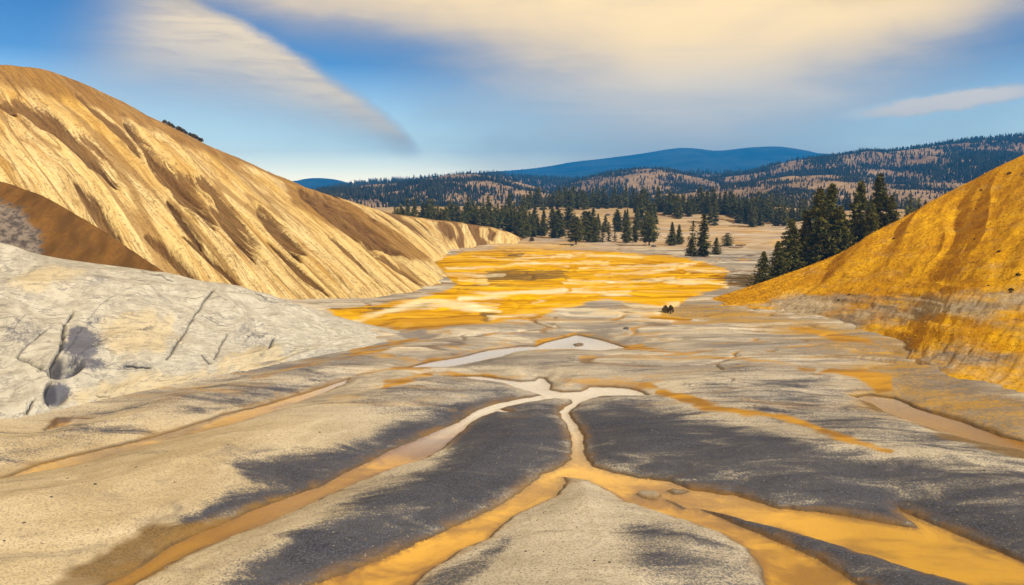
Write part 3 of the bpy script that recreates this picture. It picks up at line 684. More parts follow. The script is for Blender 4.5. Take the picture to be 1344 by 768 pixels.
c = t.mix(t.mul(t.mr(t.add(t.a('warm'), t.mul(t.sub(g2, 0.5), 0.8)), 0.2, 0.8), 0.7), c, (0.47, 0.39, 0.24))
c = t.mix(t.mul(t.mr(vein, 0.56, 0.72), 0.5), c, (0.20, 0.18, 0.17))
c = t.mix(t.mul(t.mr(vein2, 0.035, 0.004), t.mr(g2, 0.42, 0.60, 0.05, 0.65)), c, (0.11, 0.10, 0.11))
c = t.mix(t.mul(t.mr(vein3, 0.03, 0.004), t.mr(g2, 0.58, 0.42, 0.05, 0.55)), c, (0.11, 0.10, 0.11))
c = t.mix(t.mul(t.mr(g, 0.52, 0.68), 0.35), c, (0.24, 0.21, 0.17))
sv = t.noise(t.scalev(P, 1.2, 1.2, 0.6, 0.0), 1.6, 6, 0.75, 1.5)
c = t.mix(t.mul(t.mr(t.add(t.a('stain'), t.mul(t.sub(sv, 0.5), 2.0)), 0.25, 0.80), t.mr(t.a('stain'), 0.0, 0.2, 0.0, 0.9)), c, (0.075, 0.08, 0.115))
vc = t.vor(t.xyz(t.mad(sv, 4.0, t.mul(t.a('along'), 1.0)), t.mul(t.a('up'), 1.6), 0.0), 0.16, 'DISTANCE_TO_EDGE')
c = t.mix(t.mul(t.mr(vc, 0.018, 0.004), t.mr(t.noise(uv, 0.08, 3), 0.50, 0.62, 0.0, 0.75)), c, (0.06, 0.058, 0.06))
c = t.mix(t.mul(t.a('pit'), 0.85), c, (0.045, 0.045, 0.06))  # shadow inside the hollows painted dark on their left side
c = t.mix(t.a('crack'), c, (0.028, 0.028, 0.034))
c = t.mix(t.mul(t.a('ochre'), 0.9), c, (0.22, 0.13, 0.03))
t.put(b.inputs['Base Color'], c)
t.put(b.inputs['Normal'], t.bump(t.add(t.add(t.mul(g, 0.35), t.mul(g2, 0.8)), t.mul(vein, -0.6)), 0.38, 0.3))
slope_obj('white_rock_mound', G2, m, 'smooth cracked white rock mound rising left of the streams', 'rock mound', along=S, up=T * 40, crack=crack, stain=stain, warm=warm, ochre=ochre, pit=np.maximum(sstep(1.0, 0.5, blob(76, 484, 15, 14, 0.5) + jn), sstep(1.0, 0.5, blob(66, 520, 12, 16, -0.5) + jn)))
G_MOUND = G2

# --- golden grassy hill on the right
cr_px = [(884,409,150),(930,393,156),(1000,371,163),(1050,353,167),(1100,335,169),(1180,290,170),(1240,255,169),(1300,225,167),(1344,203,165),(1440,158,162),(1560,110,160),(1720,60,158),(1900,40,155)]
to_uv = [(882,411),(895,414),(915,417),(945,420),(985,425),(1040,432),(1100,450),(1165,476),(1178,508),(1220,530),(1290,545),(1400,570),(1560,620)]
crest = [at(*c) for c in cr_px]; toe = [flat(u, v, -0.2) for u, v in to_uv]
G, S, T = loft(toe, crest, 700, 300, lambda t_: 0.22 * t_ + 0.78 * t_ ** 1.6 + 0.06 * np.sin(t_ * PI), back=0.9, back_drop=0.75, nback=40)
env = sstep(0, 0.08, T) * sstep(1.05, 0.85, T)
big = sstep(8, 40, S)
sk = S + 4 * fbm(S / 20, T * 2.5, 3, 301)
hi = sstep(0.2, 0.6, T)
disp = env * big * hi * (2.1 * fbm(sk / 14, T * 1.0, 2, 303) + 0.9 * (1 - 2 * np.abs(fbm(sk / 6, T * 1.5, 2, 305)))) + env * big * (1 - hi) * 0.75 * fbm(G[..., 0] / 11, G[..., 2] / 1.6 + G[..., 1] / 30, 3, 309) + env * 0.16 * fbm(S / 1.2, T * 26, 3, 307)
nh = normals(G); G2 = G + nh * disp[..., None]
U0, V0 = proj(G2[..., 0], G2[..., 1], G2[..., 2])
WU = U0 + 26 * fbm(G2[..., 0] / 7, G2[..., 2] / 2.5, 4, 311); WV = V0 + 13 * fbm(G2[..., 0] / 9, G2[..., 2] / 2.5, 4, 315)
def lay(poly, soft): return sstep(soft, -soft, sdist(WU, WV, poly, soft * 2 + 2))
grass = lay([(860,412),(890,408),(960,399),(1060,389),(1200,391),(1344,378),(1560,360),(2200,300),(2200,-400),(1300,-400),(860,380)], 9)
grass = np.maximum(grass, (0.45 + 0.6 * fbm(G2[..., 0] / 10, G2[..., 1] / 20 + G2[..., 2] / 3, 3, 331)) * sstep(1040, 1180, U0))
grass = np.maximum(grass, 0.66 * lay([(1090,432),(1200,417),(1344,405),(1600,400),(1600,452),(1344,446),(1230,455),(1160,446)], 10))
grass = np.maximum(grass, 0.68 * lay([(1200,522),(1240,482),(1344,458),(1600,450),(1600,640),(1400,565),(1344,549),(1250,534)], 12))
grass = np.maximum(grass, 0.85 * lay([(884,412),(900,404),(1000,398),(1040,398),(990,412),(1000,424),(940,420)], 6))
pale = np.maximum(lay([(950,400),(1040,391),(1130,397),(1090,411),(1000,414)], 7), lay([(1180,398),(1344,380),(1560,365),(1560,395),(1344,402),(1200,413)], 7))
m, t, b = material('golden_grass', 0.95, 0.05)
P = t.pos(); uv = t.xyz(t.a('along'), t.a('up'), 0.0)
n = t.noise(P, 1.6, 6, 0.75); n2 = t.noise(P, 0.16, 5, 0.6); s = t.noise(t.scalev(uv, 0.35, 0.06, 1), 1.0, 5, 0.65)
c = t.mix(t.mr(n2, 0.36, 0.64), (0.56, 0.275, 0.004), (0.80, 0.45, 0.006))
c = t.mix(t.mul(t.mr(s, 0.5, 0.68), 0.6), c, (0.72, 0.43, 0.02))
c = t.mix(t.mul(t.mr(n, 0.50, 0.66), 0.65), c, (0.21, 0.105, 0.010))
c = t.mix(t.mul(t.mr(t.noise(P, 0.42, 6, 0.75), 0.58, 0.68), 0.75), c, (0.17, 0.085, 0.025))
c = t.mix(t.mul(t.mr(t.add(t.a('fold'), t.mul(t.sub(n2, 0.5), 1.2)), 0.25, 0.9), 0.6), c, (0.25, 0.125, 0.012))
e1 = t.mix(t.mr(t.noise(t.scalev(uv, 0.12, 0.5, 1, 0.1), 1.0, 6, 0.65, 0.5), 0.38, 0.62), (0.22, 0.175, 0.14), (0.48, 0.39, 0.27))
e1 = t.mix(t.mul(t.a('pale'), 0.5), e1, (0.55, 0.45, 0.29))
e1 = t.mix(t.mul(t.mr(n, 0.5, 0.64), 0.6), e1, (0.13, 0.115, 0.115))
c = t.mix(t.mr(t.add(t.a('grass'), t.add(t.mul(t.sub(n, 0.5), 0.9), t.mul(t.sub(t.noise(t.scalev(P, 0.12, 0.12, 0.6), 1.0, 5, 0.65), 0.5), 2.4))), 0.05, 0.95), e1, c)
t.put(b.inputs['Base Color'], c)
t.put(b.inputs['Normal'], t.bump(t.add(n, t.mul(s, 0.5)), 0.9, 0.5))
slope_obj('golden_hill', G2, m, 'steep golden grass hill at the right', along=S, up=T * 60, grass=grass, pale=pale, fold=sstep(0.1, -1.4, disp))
G_GOLD = G2; GRASS = grass; T_GOLD = T

# dry grass tufts over it
m, t, b = material('dry_grass', 0.9, 0.05)
oi = t.noise(t.pos(), 0.5, 3)
t.put(b.inputs['Base Color'], t.mix(t.mr(oi, 0.35, 0.65), (0.40, 0.205, 0.005), (0.64, 0.37, 0.012)))
ok = np.argwhere((GRASS > 0.7) & (T_GOLD < 1.03) & (T_GOLD > 0.03))
pick = ok[RNG.integers(0, len(ok), 17000)]
p0 = G_GOLD[pick[:, 0], pick[:, 1]]
u_, v_ = proj(p0[:, 0], p0[:, 1], p0[:, 2]); p0 = p0[(u_ < 1500)]
p0 = p0 + np.concatenate([RNG.normal(0, 0.12, (len(p0), 2)), np.zeros((len(p0), 1))], 1)
V = []; nb_ = 4
for k in range(nb_):
    an = RNG.random(len(p0)) * 2 * PI; hgt = RNG.uniform(0.06, 0.24, len(p0)); wd = 0.06
    off = np.stack([np.cos(an), np.sin(an), 0 * an], -1)
    sdv = np.stack([-np.sin(an), np.cos(an), 0 * an], -1) * wd
    base = p0 + off * 0.08; base[:, 2] -= 0.05
    tip = base + off * hgt[:, None] * 0.5; tip[:, 2] += hgt
    V += [base - sdv, base + sdv, tip]
V = np.stack(V, 1).reshape(-1, 3)
F = np.arange(len(V)).reshape(-1, 3)
tag(link('dry_grass', make_mesh('dry_grass', V, F, False), m), 'short golden dry grass covering the hill on the right', 'grass', kind='stuff')

# ------------------------------------------------------------------ far hills
def far_hill(name, label, ridge, toeD, ns, nt, amp, mat, seed, toez=13.0, cat='hill'):
    crest = [at(u, v, D) for u, v, D in ridge]
    toe = []
    for (u, v, D), c in zip(ridge, crest):
        k = toeD / D
        toe.append(np.array([c[0] * k, toeD, toez - 2]))
    G, S, T = loft(toe, crest, ns, nt, lambda t_: 0.7 * t_ + 0.3 * t_ ** 2 + 0.10 * np.sin(t_ * PI), back=0.3 if cat == 'mountain' else 0.7, back_drop=0.9, nback=14)
    env = sstep(0, 0.15, T) * (1 - 0.75 * sstep(0.85, 1.0, T))
    G = G.copy(); G[..., 2] += env * amp * (fbm(G[..., 0] / (amp * 14), G[..., 1] / (amp * 22), 4, seed) + 0.7 * (0.5 - np.abs(fbm(G[..., 0] / (amp * 9), G[..., 1] / (amp * 30), 2, seed + 4))))
    o = slope_obj(name, G, mat, label, cat, up=T)
    return G, T
m, t, b = material('tan_hillside', 0.95, 0.05)
P = t.pos(); n = t.noise(P, 0.012, 6, 0.65); n2 = t.noise(P, 0.08, 5, 0.7)
c = t.mix(t.mr(n, 0.35, 0.65), (0.22, 0.15, 0.095), (0.37, 0.26, 0.155))
c = t.mix(t.mul(t.mr(n2, 0.45, 0.65), 0.7), c, (0.12, 0.085, 0.075))
t.put(b.inputs['Base Color'], c); M_TAN = m
m, t, b = material('mountain_forest', 0.95, 0.05)
P = t.pos(); n = t.noise(t.scalev(P, 1, 1, 1.6), 0.0035, 7, 0.7)
t.put(b.inputs['Base Color'], t.mix(t.mr(n, 0.38, 0.62), (0.003, 0.009, 0.016), (0.05, 0.06, 0.06)))
t.put(b.inputs['Normal'], t.bump(n, 1.0, 60.0)); M_MTN = m
A_, TA = far_hill('wooded_knoll', 'tan knoll dotted with dark trees left of the middle', [(300,268,1350),(420,251,1400),(470,246,1420),(520,243,1440),(560,234,1450),(600,228,1450),(640,229,1450),(680,238,1430),(720,250,1400),(760,262,1350),(810,270,1250)], 800, 260, 90, 14, M_TAN, 401)
B_, TB = far_hill('back_ridge', 'dark densely wooded ridge behind the knolls', [(360,262,2200),(430,249,2300),(480,238,2350),(560,236,2400),(640,230,2400),(700,236,2400),(740,240,2400),(800,236,2400),(860,226,2400),(930,230,2350),(1000,226,2300),(1080,230,2250),(1160,240,2200)], 1500, 260, 80, 20, M_TAN, 411)
C_, TC = far_hill('middle_knoll', 'rounded tan knoll with scattered trees below the blue mountains', [(690,262,1500),(740,243,1600),(780,231,1640),(830,222,1660),(870,223,1660),(910,232,1650),(960,246,1600),(1010,264,1500)], 1000, 220, 80, 14, M_TAN, 421)
D_, TD = far_hill('wooded_hill', 'long wooded hill climbing to the right edge', [(780,268,1500),(850,257,1600),(930,241,1700),(1000,226,1780),(1060,213,1820),(1090,208,1840),(1130,205,1850),(1180,200,1850),(1240,188,1850),(1300,180,1840),(1344,177,1830),(1450,168,1800),(1600,165,1750),(1800,185,1700),(2000,210,1650)], 1000, 380, 110, 22, M_TAN, 431)
E_, TE = far_hill('pale_slope', 'pale tan lower slope with sparse trees under the long hill', [(800,273,1000),(870,263,1080),(950,247,1150),(1020,236,1180),(1080,230,1200),(1140,232,1200),(1200,238,1180),(1300,244,1150),(1450,240,1120),(1650,245,1100)], 720, 260, 80, 12, M_TAN, 441)
far_hill('blue_mountain', 'far blue mountain range on the skyline', [(500,252,6900),(560,240,7000),(600,231,7000),(640,224,7000),(690,221,7000),(720,217,7000),(760,210,7000),(800,206,7000),(850,200,7000),(890,194.5,7000),(915,196,7000),(940,200,7000),(980,195,7000),(1020,193.5,7000),(1050,198,7000),(1085,207,7000),(1150,222,7000),(1250,240,7000),(1350,250,7000)], 4200, 500, 120, 120, M_MTN, 451, cat='mountain')
far_hill('blue_peak', 'small far blue peak beside the left hill', [(240,268,6000),(320,250,6000),(380,239,6000),(408,234,6000),(435,235,6000),(460,241,6000),(500,250,6000),(560,262,6000)], 4200, 240, 80, 80, M_MTN, 461, cat='mountain')

# scattered far woods: one mass per hill
m, t, b = material('far_conifer', 0.95, 0.05)
n = t.noise(t.pos(), 0.05, 3)
t.put(b.inputs['Base Color'], t.mix(t.mr(n, 0.35, 0.65), (0.016, 0.021, 0.020), (0.045, 0.048, 0.036)))
M_FARTREE = m
def wood(name, label, G, T, n, hmin, hmax, dens):
    ii = RNG.integers(0, G.shape[0] - 1, n * 6); jj = RNG.integers(0, G.shape[1] - 1, n * 6)
    fa = RNG.random((len(ii), 2))
    p = G[ii, jj] + (G[ii + 1, jj] - G[ii, jj]) * fa[:, :1] + (G[ii, jj + 1] - G[ii, jj]) * fa[:, 1:]
    keep = RNG.random(len(p)) < dens(p, T[ii, jj])
    p = p[keep][:n]
    h = RNG.uniform(hmin, hmax, len(p)) * RNG.choice([1, 1, 1, 0.7, 1.25], len(p))
    r = h * RNG.uniform(0.16, 0.27, len(p))
    k = 5; V = []; F = []; base = 0
    ph = RNG.random(len(p)) * 6.28
    layers = [(0.05, 1.0, 0.55), (0.32, 0.72, 0.80), (0.58, 0.45, 1.0)]
    vv = np.zeros((len(p), len(layers) * (k + 1), 3)); f1 = []
    for li, (z0, rr, z1) in enumerate(layers):
        for q in range(k):
            an = ph + q * 2 * PI / k + li
            jr = RNG.uniform(0.75, 1.2, len(p))
            vv[:, li * (k + 1) + q, 0] = p[:, 0] + np.cos(an) * r * rr * jr
            vv[:, li * (k + 1) + q, 1] = p[:, 1] + np.sin(an) * r * rr * jr
            vv[:, li * (k + 1) + q, 2] = p[:, 2] + h * z0 * RNG.uniform(0.8, 1.2, len(p)) - 0.3
            f1.append((li * (k + 1) + q, li * (k + 1) + (q + 1) % k, li * (k + 1) + k))
        vv[:, li * (k + 1) + k] = p + np.stack([RNG.normal(0, .05, len(p)) * h, 0 * h, h * z1], -1)
    f1 = np.array(f1)
    F = (np.arange(len(p))[:, None, None] * vv.shape[1] + f1[None]).reshape(-1, 3)
    o = link(name, make_mesh(name, vv.reshape(-1, 3), F, False), M_FARTREE)
    return tag(o, label, 'wood', kind='stuff')
def clump(sc, seed, lo, hi, base, ridge=0.0):
    def f(p, T):
        nn = fbm(p[:, 0] / sc, p[:, 1] / (sc * 1.6), 4, seed)
        return np.clip(base + sstep(lo, hi, nn), 0, 1) * (T < 1.15) + ridge * sstep(0.86, 0.98, T) * (T < 1.2)
    return f
wood('distant_wood', 'scattered dark conifers dotting the left tan knoll', A_, TA, 6500, 3.5, 8, clump(60, 501, -0.2, 0.4, 0.10))
wood('distant_wood', 'dense blue dark wood covering the back ridge', B_, TB, 8000, 9, 16, clump(120, 511, -0.5, 0.1, 0.4, 1.0))
wood('distant_wood', 'scattered dark conifers dotting the middle knoll', C_, TC, 6500, 3.5, 8, clump(60, 521, -0.2, 0.4, 0.10))
wood('distant_wood', 'dark conifers thick along the crest of the long hill', D_, TD, 19000, 5, 10, clump(80, 531, -0.15, 0.35, 0.12, 1.0))
wood('distant_wood', 'sparse conifers over the pale lower slope', E_, TE, 6500, 2.5, 5.5, clump(60, 541, 0.0, 0.4, 0.07))

# ------------------------------------------------------------------ individual trees
def foliage_mat(name, c0, c1):
    m, t, b = material(name, 0.85, 0.1)
    rnd = t.new('ShaderNodeObjectInfo').outputs['Random']
    n = t.noise(t.new('ShaderNodeTexCoord').outputs['Object'], 1.1, 4, 0.7)
    c = t.mix(t.mr(n, 0.35, 0.65), c0, c1)
    c = t.mix(t.mul(rnd, 0.4), c, tuple(x * 0.55 for x in c0))
    t.put(b.inputs['Base Color'], c)
    return m
M_NEEDLE = foliage_mat('pine_needles', (0.058, 0.066, 0.013), (0.20, 0.18, 0.035))
M_YOUNG = foliage_mat('young_foliage', (0.06, 0.066, 0.018), (0.13, 0.12, 0.035))
M_SHRUB = foliage_mat('shrub_leaves', (0.06, 0.045, 0.016), (0.14, 0.10, 0.035))
m, t, b = material('bark', 0.95, 0.05)
n = t.noise(t.scalev(t.new('ShaderNodeTexCoord').outputs['Object'], 6, 6, 1), 1.0, 4)
t.put(b.inputs['Base Color'], t.mix(n, (0.05, 0.035, 0.025), (0.14, 0.10, 0.075)))
M_BARK = m

def trunk_mesh(h, r, lean=0.02, seed=0):
    rg = np.random.default_rng(seed); k = 8; n = 9
    V = []
    for i in range(n):
        q = i / (n - 1); rr = r * (1 - 0.93 * q) * (1 + 0.5 * max(0, 0.12 - q) / 0.12)
        cx = lean * h * q + 0.02 * rg.normal() * h * q * 0.3; cyy = 0.01 * rg.normal() * h * q
        for j in range(k):
            V.append((cx + rr * math.cos(j * 2 * PI / k), cyy + rr * math.sin(j * 2 * PI / k), -0.5 + (h * 0.97 + 0.5) * q))
    F = [(i * k + j, i * k + (j + 1) % k, (i + 1) * k + (j + 1) % k, (i + 1) * k + j) for i in range(n - 1) for j in range(k)]
    return make_mesh('trunk', V, F)
def crown_mesh(h, R, z0, shape, seed, whorls=26, nb=8, nc=6, size=0.42, gap=0.12):
    """needle clumps carried on whorls of branches; shape(t) gives the outline"""
    rg = np.random.default_rng(seed); V = []
    az_bias = rg.uniform(0, 6.28); 
    for wv in range(whorls):
        q = (wv + rg.uniform(-0.3, 0.3)) / (whorls - 1); q = min(max(q, 0), 1)
        z = z0 + (h - z0) * q
        rad = R * shape(q)
        for bI in range(max(3, int(nb * (0.45 + 0.55 * shape(q))))):
            if rg.random() < gap: continue
            an = rg.uniform(0, 2 * PI); L = rad * rg.uniform(0.62, 1.15) * (1 + 0.15 * math.cos(an - az_bias))
            droop = rg.uniform(-0.28, 0.12) - 0.1 * (1 - q)
            d = np.array([math.cos(an), math.sin(an), droop])
            for c in range(nc):
                f = ((c + rg.uniform(0.2, 1.0)) / nc) ** 0.7
                p = np.array([0, 0, z]) + d * L * f + rg.normal(0, 0.10, 3) * size * 2
                s = size * rg.uniform(0.6, 1.25) * (1.1 - 0.45 * f) * (0.6 + 0.4 * (1 - q))
                for _ in range(2):
                    e = rg.normal(0, 1, 3); e[2] *= 0.5
                    e = e / np.linalg.norm(e) + d * 0.7; e /= np.linalg.norm(e)
                    g = np.cross(e, rg.normal(0, 1, 3)); g /= np.linalg.norm(g) + 1e-6
                    V += [p - e * s * 0.5 - g * s * 0.34, p + e * s, p - e * s * 0.35 + g * s * 0.38 - np.array([0, 0, s * 0.25])]
    # leader
    for q in range(6):
        p = np.array([0, 0, h - size * 0.5 * q * 0.5]); V += [p + (0.08 * size * q, 0, 0), p + (-0.08 * size * q, 0.05 * size, 0), p + (0, 0, size * 0.8)]
    V = np.array(V)
    return make_mesh('crown', V, np.arange(len(V)).reshape(-1, 3), False)
sh_fir = lambda q: (1 - q) ** 0.85 * min(1, 0.55 + q * 5) + 0.03
sh_pine = lambda q: math.sin(PI * min(1, 0.16 + 0.80 * q)) ** 0.75 * (1 - 0.25 * q) + 0.04
sh_wide = lambda q: (1 - q ** 1.4) ** 0.8 * min(1, 0.7 + q * 3) + 0.03
sh_round = lambda q: math.sqrt(max(0.02, 1 - (q * 1.9 - 0.75) ** 2 / 1.4))
# unit-height prototypes (10 m tall), scaled per tree
PROTO = {}
def proto(key, R, z0, shape, seed, needle=None, **kw):
    PROTO[key] = (trunk_mesh(9.4, 0.20 if z0 > 1 else 0.17, 0.0, seed), crown_mesh(10, R, z0, shape, seed, **kw), needle or M_NEEDLE)
proto('fir_a', 2.0, 0.4, sh_fir, 1, whorls=32, nb=11, nc=7, size=0.62)
proto('fir_b', 2.3, 0.4, sh_fir, 2, whorls=30, nb=11, nc=7, size=0.62, gap=0.18)
proto('slim', 1.2, 0.6, sh_fir, 3, whorls=28, nb=10, nc=5, size=0.55)
proto('pine_a', 2.7, 1.9, sh_pine, 4, whorls=24, nb=14, nc=7, size=0.72)
proto('pine_b', 2.3, 1.0, sh_pine, 5, whorls=26, nb=13, nc=7, size=0.68)
proto('wide_a', 2.5, 0.2, sh_wide, 6, whorls=34, nb=15, nc=9, size=0.52)
proto('wide_b', 2.2, 0.2, sh_wide, 7, whorls=34, nb=15, nc=9, size=0.52, gap=0.18)
proto('wide_c', 2.8, 0.2, sh_wide, 8, whorls=32, nb=15, nc=9, size=0.54)
proto('thin', 1.4, 0.8, sh_pine, 9, needle=M_YOUNG, whorls=18, nb=8, nc=5, size=0.55, gap=0.3)
proto('round', 5.0, 0.3, sh_round, 10, whorls=18, nb=16, nc=8, size=0.8)
proto('far_a', 1.9, 0.3, sh_fir, 21, whorls=16, nb=9, nc=5, size=0.95)
proto('far_b', 1.6, 0.4, sh_fir, 22, whorls=16, nb=8, nc=5, size=0.9)
proto('far_c', 2.3, 0.8, sh_pine, 23, whorls=14, nb=10, nc=5, size=1.0)

def tree(key, loc, height, width, label, name='conifer', cat='tree', group=None, rz=None, lean=0.0):
    tm, cmsh, nm = PROTO[key]
    r = bpy.data.objects.new(name, None); COL.objects.link(r); r.empty_display_size = 0.5
    r.location = loc; r.rotation_euler = (lean, lean * 0.6, random.uniform(0, 6.28) if rz is None else rz)
    k = height / 10.0; width *= 1.35; r.scale = (k * width, k * width, k)
    link('trunk', tm, M_BARK, r); link('crown', cmsh, nm, r)
    return tag(r, label, cat, group)
YS_M = np.linspace(120, 900, 1600)
def on_ground(u, v):
    """first point of the ground along the sight line of a survey pixel"""
    x, y, z = [float(q) for q in ray(u, v)]
    tt = YS_M / y
    gz_, _ = ground_z(x * tt, YS_M)
    hit = np.argmax(CAM_H + z * tt <= gz_)
    if CAM_H + z * tt[hit] > gz_[hit]: hit = len(tt) - 1
    return np.array([x * tt[hit], YS_M[hit], gz_[hit]])
def px_tree(key, u, vb, vt, width, label, **kw):
    p = on_ground(u, vb)
    h = (vb - vt) / FPX * p[1] * 1.0
    p[2] -= 0.15
    return tree(key, p, h, width, label, **kw)
MID = [('fir_a',682,313,280,1.15,'dark conifer at the left end of the grove by the spur tip'), ('fir_b',690,311,276,1.0,'tall dark conifer second in the clump beside the spur tip'),
 ('fir_a',698,310,281,1.15,'dark conifer third in the clump beside the spur tip'), ('fir_b',705,309,286,1.1,'short dark conifer at the right side of the spur clump'),
 ('slim',713,310,287,1.5,'small slim conifer alone between two dark clumps'), ('fir_b',727,312,284,1.0,'conifer standing tight against the left of a taller one'), ('pine_b',733,313,276,0.95,'tall dense conifer rising from the tan meadow edge'),
 ('pine_a',756,321,285,1.1,'broad round crowned pine with a bare visible trunk'), ('pine_b',772,318,278,1.05,'tallest broad pine behind the round crowned one'), ('fir_b',781,318,287,1.1,'dark conifer on the right shoulder of the tallest pine'),
 ('thin',791,318,294,1.2,'thin yellowish young tree next to the broad pines'), ('thin',799,317,292,1.2,'thin pale green sapling with see through crown'), ('thin',807,317,303,1.6,'low yellow green sapling left of a dense fir'),
 ('fir_a',812,304,280,1.2,'conifer set back behind the saplings'), ('pine_b',822,319,289,1.0,'dense rounded fir left of a slender one'), ('slim',834,318,288,1.2,'slender conifer between two broad ones'),
 ('pine_a',852,322,286,1.12,'wide spreading pine with dark rocks at its foot'), ('fir_a',882,322,292,1.1,'taller of the two conifers standing together on bare ground'), ('fir_a',891,321,295,1.05,'shorter of the two conifers standing together on bare ground'),
 ('thin',909,330,290,1.1,'tall sparse conifer with a thin see through top'), ('fir_b',907,336,313,1.5,'bushy low conifer at the foot of the sparse one'), ('slim',923,337,281,1.45,'tall spire conifer right beside the bushy low one'),
 ('fir_b',940,334,312,1.3,'small conifer to the right of the tall spire'), ('round',955,323,306,0.8,'rounded dark bushy tree standing alone on the pale field')]
for k, u, vb, vt, wd, lab in MID: px_tree(k, u, vb, vt, wd, lab)
for i in range(18):
    u = 684 + 182 * (i + random.uniform(-0.4, 0.4)) / 18; D = random.uniform(425, 470)
    x = (u - 672) / FPX * D * 1.007; zb = float(ground_z(np.array([x]), np.array([D]))[0][0])
    tree(random.choice(['fir_a', 'fir_b', 'pine_b']), (x, D, zb - 0.2), random.uniform(9, 14.5), random.uniform(0.9, 1.15), 'dark conifer filling the back of the grove on the meadow edge', group='conifers at the back of the meadow grove')
# big conifers behind the golden hill
for k, u, D, vt, wd, lab in [('wide_c',1003,178,331,0.9,'small bushy conifer lowest on the golden hill edge'), ('wide_a',1022,181,318,1.0,'short dark conifer above the lowest bushy one'), ('wide_c',1040,184,289,0.85,'dark conifer with a blunt crown left of the tall pair'),
                             ('wide_b',1058,188,279,0.9,'conifer tucked into the left flank of the tall pair'), ('wide_a',1077,186,250,0.88,'left one of the tall twin tipped conifers above the hill'), ('wide_b',1093,190,244,0.9,'right one of the tall twin tipped conifers above the hill'),
                             ('wide_a',1104,186,272,0.9,'shorter conifer at the right flank of the tall pair'), ('wide_a',1130,190,240,0.72,'narrow tall conifer standing left of the tallest one'), ('wide_b',1155,192,231,0.82,'tallest conifer behind the golden hill with pointed tip'),
                             ('wide_a',1171,190,258,0.75,'conifer at the right side of the tallest one near the crest'), ('wide_c',1145,186,268,0.7,'low conifer filling the gap under the two tall crowns'), ('wide_b',1120,187,300,0.8,'small conifer at the hill crest between two groups')]:
    p = at(u, vt, D); zb = near_z(G_GOLD, p[0], p[1])
    tree(k, (p[0], p[1], zb - 0.2), p[2] - zb + 0.2, wd, lab)
for u, vt, D in [(1196,264,330), (1206,262,335), (1214,266,330), (1190,272,325)]:
    p = at(u, vt, D); zb = float(ground_z(np.array([p[0]]), np.array([p[1]]))[0][0])
    tree('far_a', (p[0], p[1], zb), p[2] - zb, 0.55, 'dark conifer half hidden behind the crest of the golden hill', group='conifers half hidden behind the golden hill')
# tree lines at the foot of the hills
rows = [(425, 545, 284, 272, 470, 26), (520, 690, 300, 273, 455, 66), (690, 850, 290, 268, 600, 44), (832, 1012, 291, 265, 500, 62), (985, 1080, 298, 277, 475, 30), (1000, 1200, 285, 266, 640, 36), (860, 1000, 275, 262, 720, 24)]
for u0, u1, vb, vt, D, n in rows:
    for i in range(n):
        u = u0 + (u1 - u0) * (i + random.uniform(-0.4, 0.4)) / n
        Dd = D * random.uniform(0.95, 1.12)
        x = (u - 672) / FPX * Dd * 1.007
        zb = float(ground_z(np.array([x]), np.array([Dd]))[0][0])
        top = float(at(u, vt, Dd)[2]) 
        h = max(5.0, (vb - vt) / FPX * Dd * random.uniform(0.75, 1.25))
        tree(random.choice(['far_a', 'far_b', 'far_c', 'far_a']), (x, Dd, zb - 0.2), h, random.uniform(0.8, 1.15), 'dark conifer in the tree lines along the foot of the wooded hills', group='conifers in the tree lines below the hills')

# ------------------------------------------------------------------ shrubs, stones, logs
def shrub_mesh(seed, n=260):
    rg = np.random.default_rng(seed); V = []
    for i in range(n):
        d = rg.normal(0, 1, 3); d[2] = abs(d[2]); d /= np.linalg.norm(d)
        p = d * np.array([0.5, 0.5, 0.85]) * rg.uniform(0.4, 1.0) ** 0.5 + (0, 0, 0.08)
        e = rg.normal(0, 1, 3); e /= np.linalg.norm(e); g = np.cross(e, d); s = rg.uniform(0.07, 0.16)
        V += [p - e * s - g * s * 0.5, p + e * s, p + d * s * 1.4 + g * s * 0.6]
    return make_mesh('foliage', np.array(V), np.arange(3 * n).reshape(-1, 3), False)
def stem_mesh(seed):
    rg = np.random.default_rng(seed); V = []; F = []
    for i in range(6):
        an = i * 1.05 + rg.uniform(0, .5); tip = np.array([math.cos(an) * .32, math.sin(an) * .32, .6]); b0 = len(V)
        for j in range(4): V.append((0.035 * math.cos(j * PI / 2), 0.035 * math.sin(j * PI / 2), -0.15))
        for j in range(4): V.append(tuple(tip + (0.012 * math.cos(j * PI / 2), 0.012 * math.sin(j * PI / 2), 0)))
        F += [(b0 + j, b0 + (j + 1) % 4, b0 + 4 + (j + 1) % 4, b0 + 4 + j) for j in range(4)]
    return make_mesh('stem', V, F)
SHR = [(stem_mesh(s), shrub_mesh(s)) for s in (1, 2, 3)]
def shrub(loc, h, label, group=None, wd=1.0, k=None):
    st, fo = SHR[random.randrange(3) if k is None else k]
    r = bpy.data.objects.new('shrub', None); COL.objects.link(r); r.location = loc
    r.rotation_euler = (0, 0, random.uniform(0, 6)); r.scale = (h * wd, h * wd, h)
    link('stem', st, M_BARK, r); link('foliage', fo, M_SHRUB, r)
    return tag(r, label, 'shrub', group)
for i in range(13):
    u = 217 + 48 * i / 12 + random.uniform(-1.5, 1.5)
    v = np.interp(u, [165, 265, 350], [136, 186, 224]); D = np.interp(u, [165, 265, 350], [262, 276, 288])
    p = at(u, v, D); p[2] = near_z(G_MAIN, p[0], p[1]) - 0.1
    shrub(p, random.uniform(0.9, 1.6), 'small dark shrub in the row along the crest of the eroded hill', 'dark shrubs along the crest of the eroded hill', 1.1)
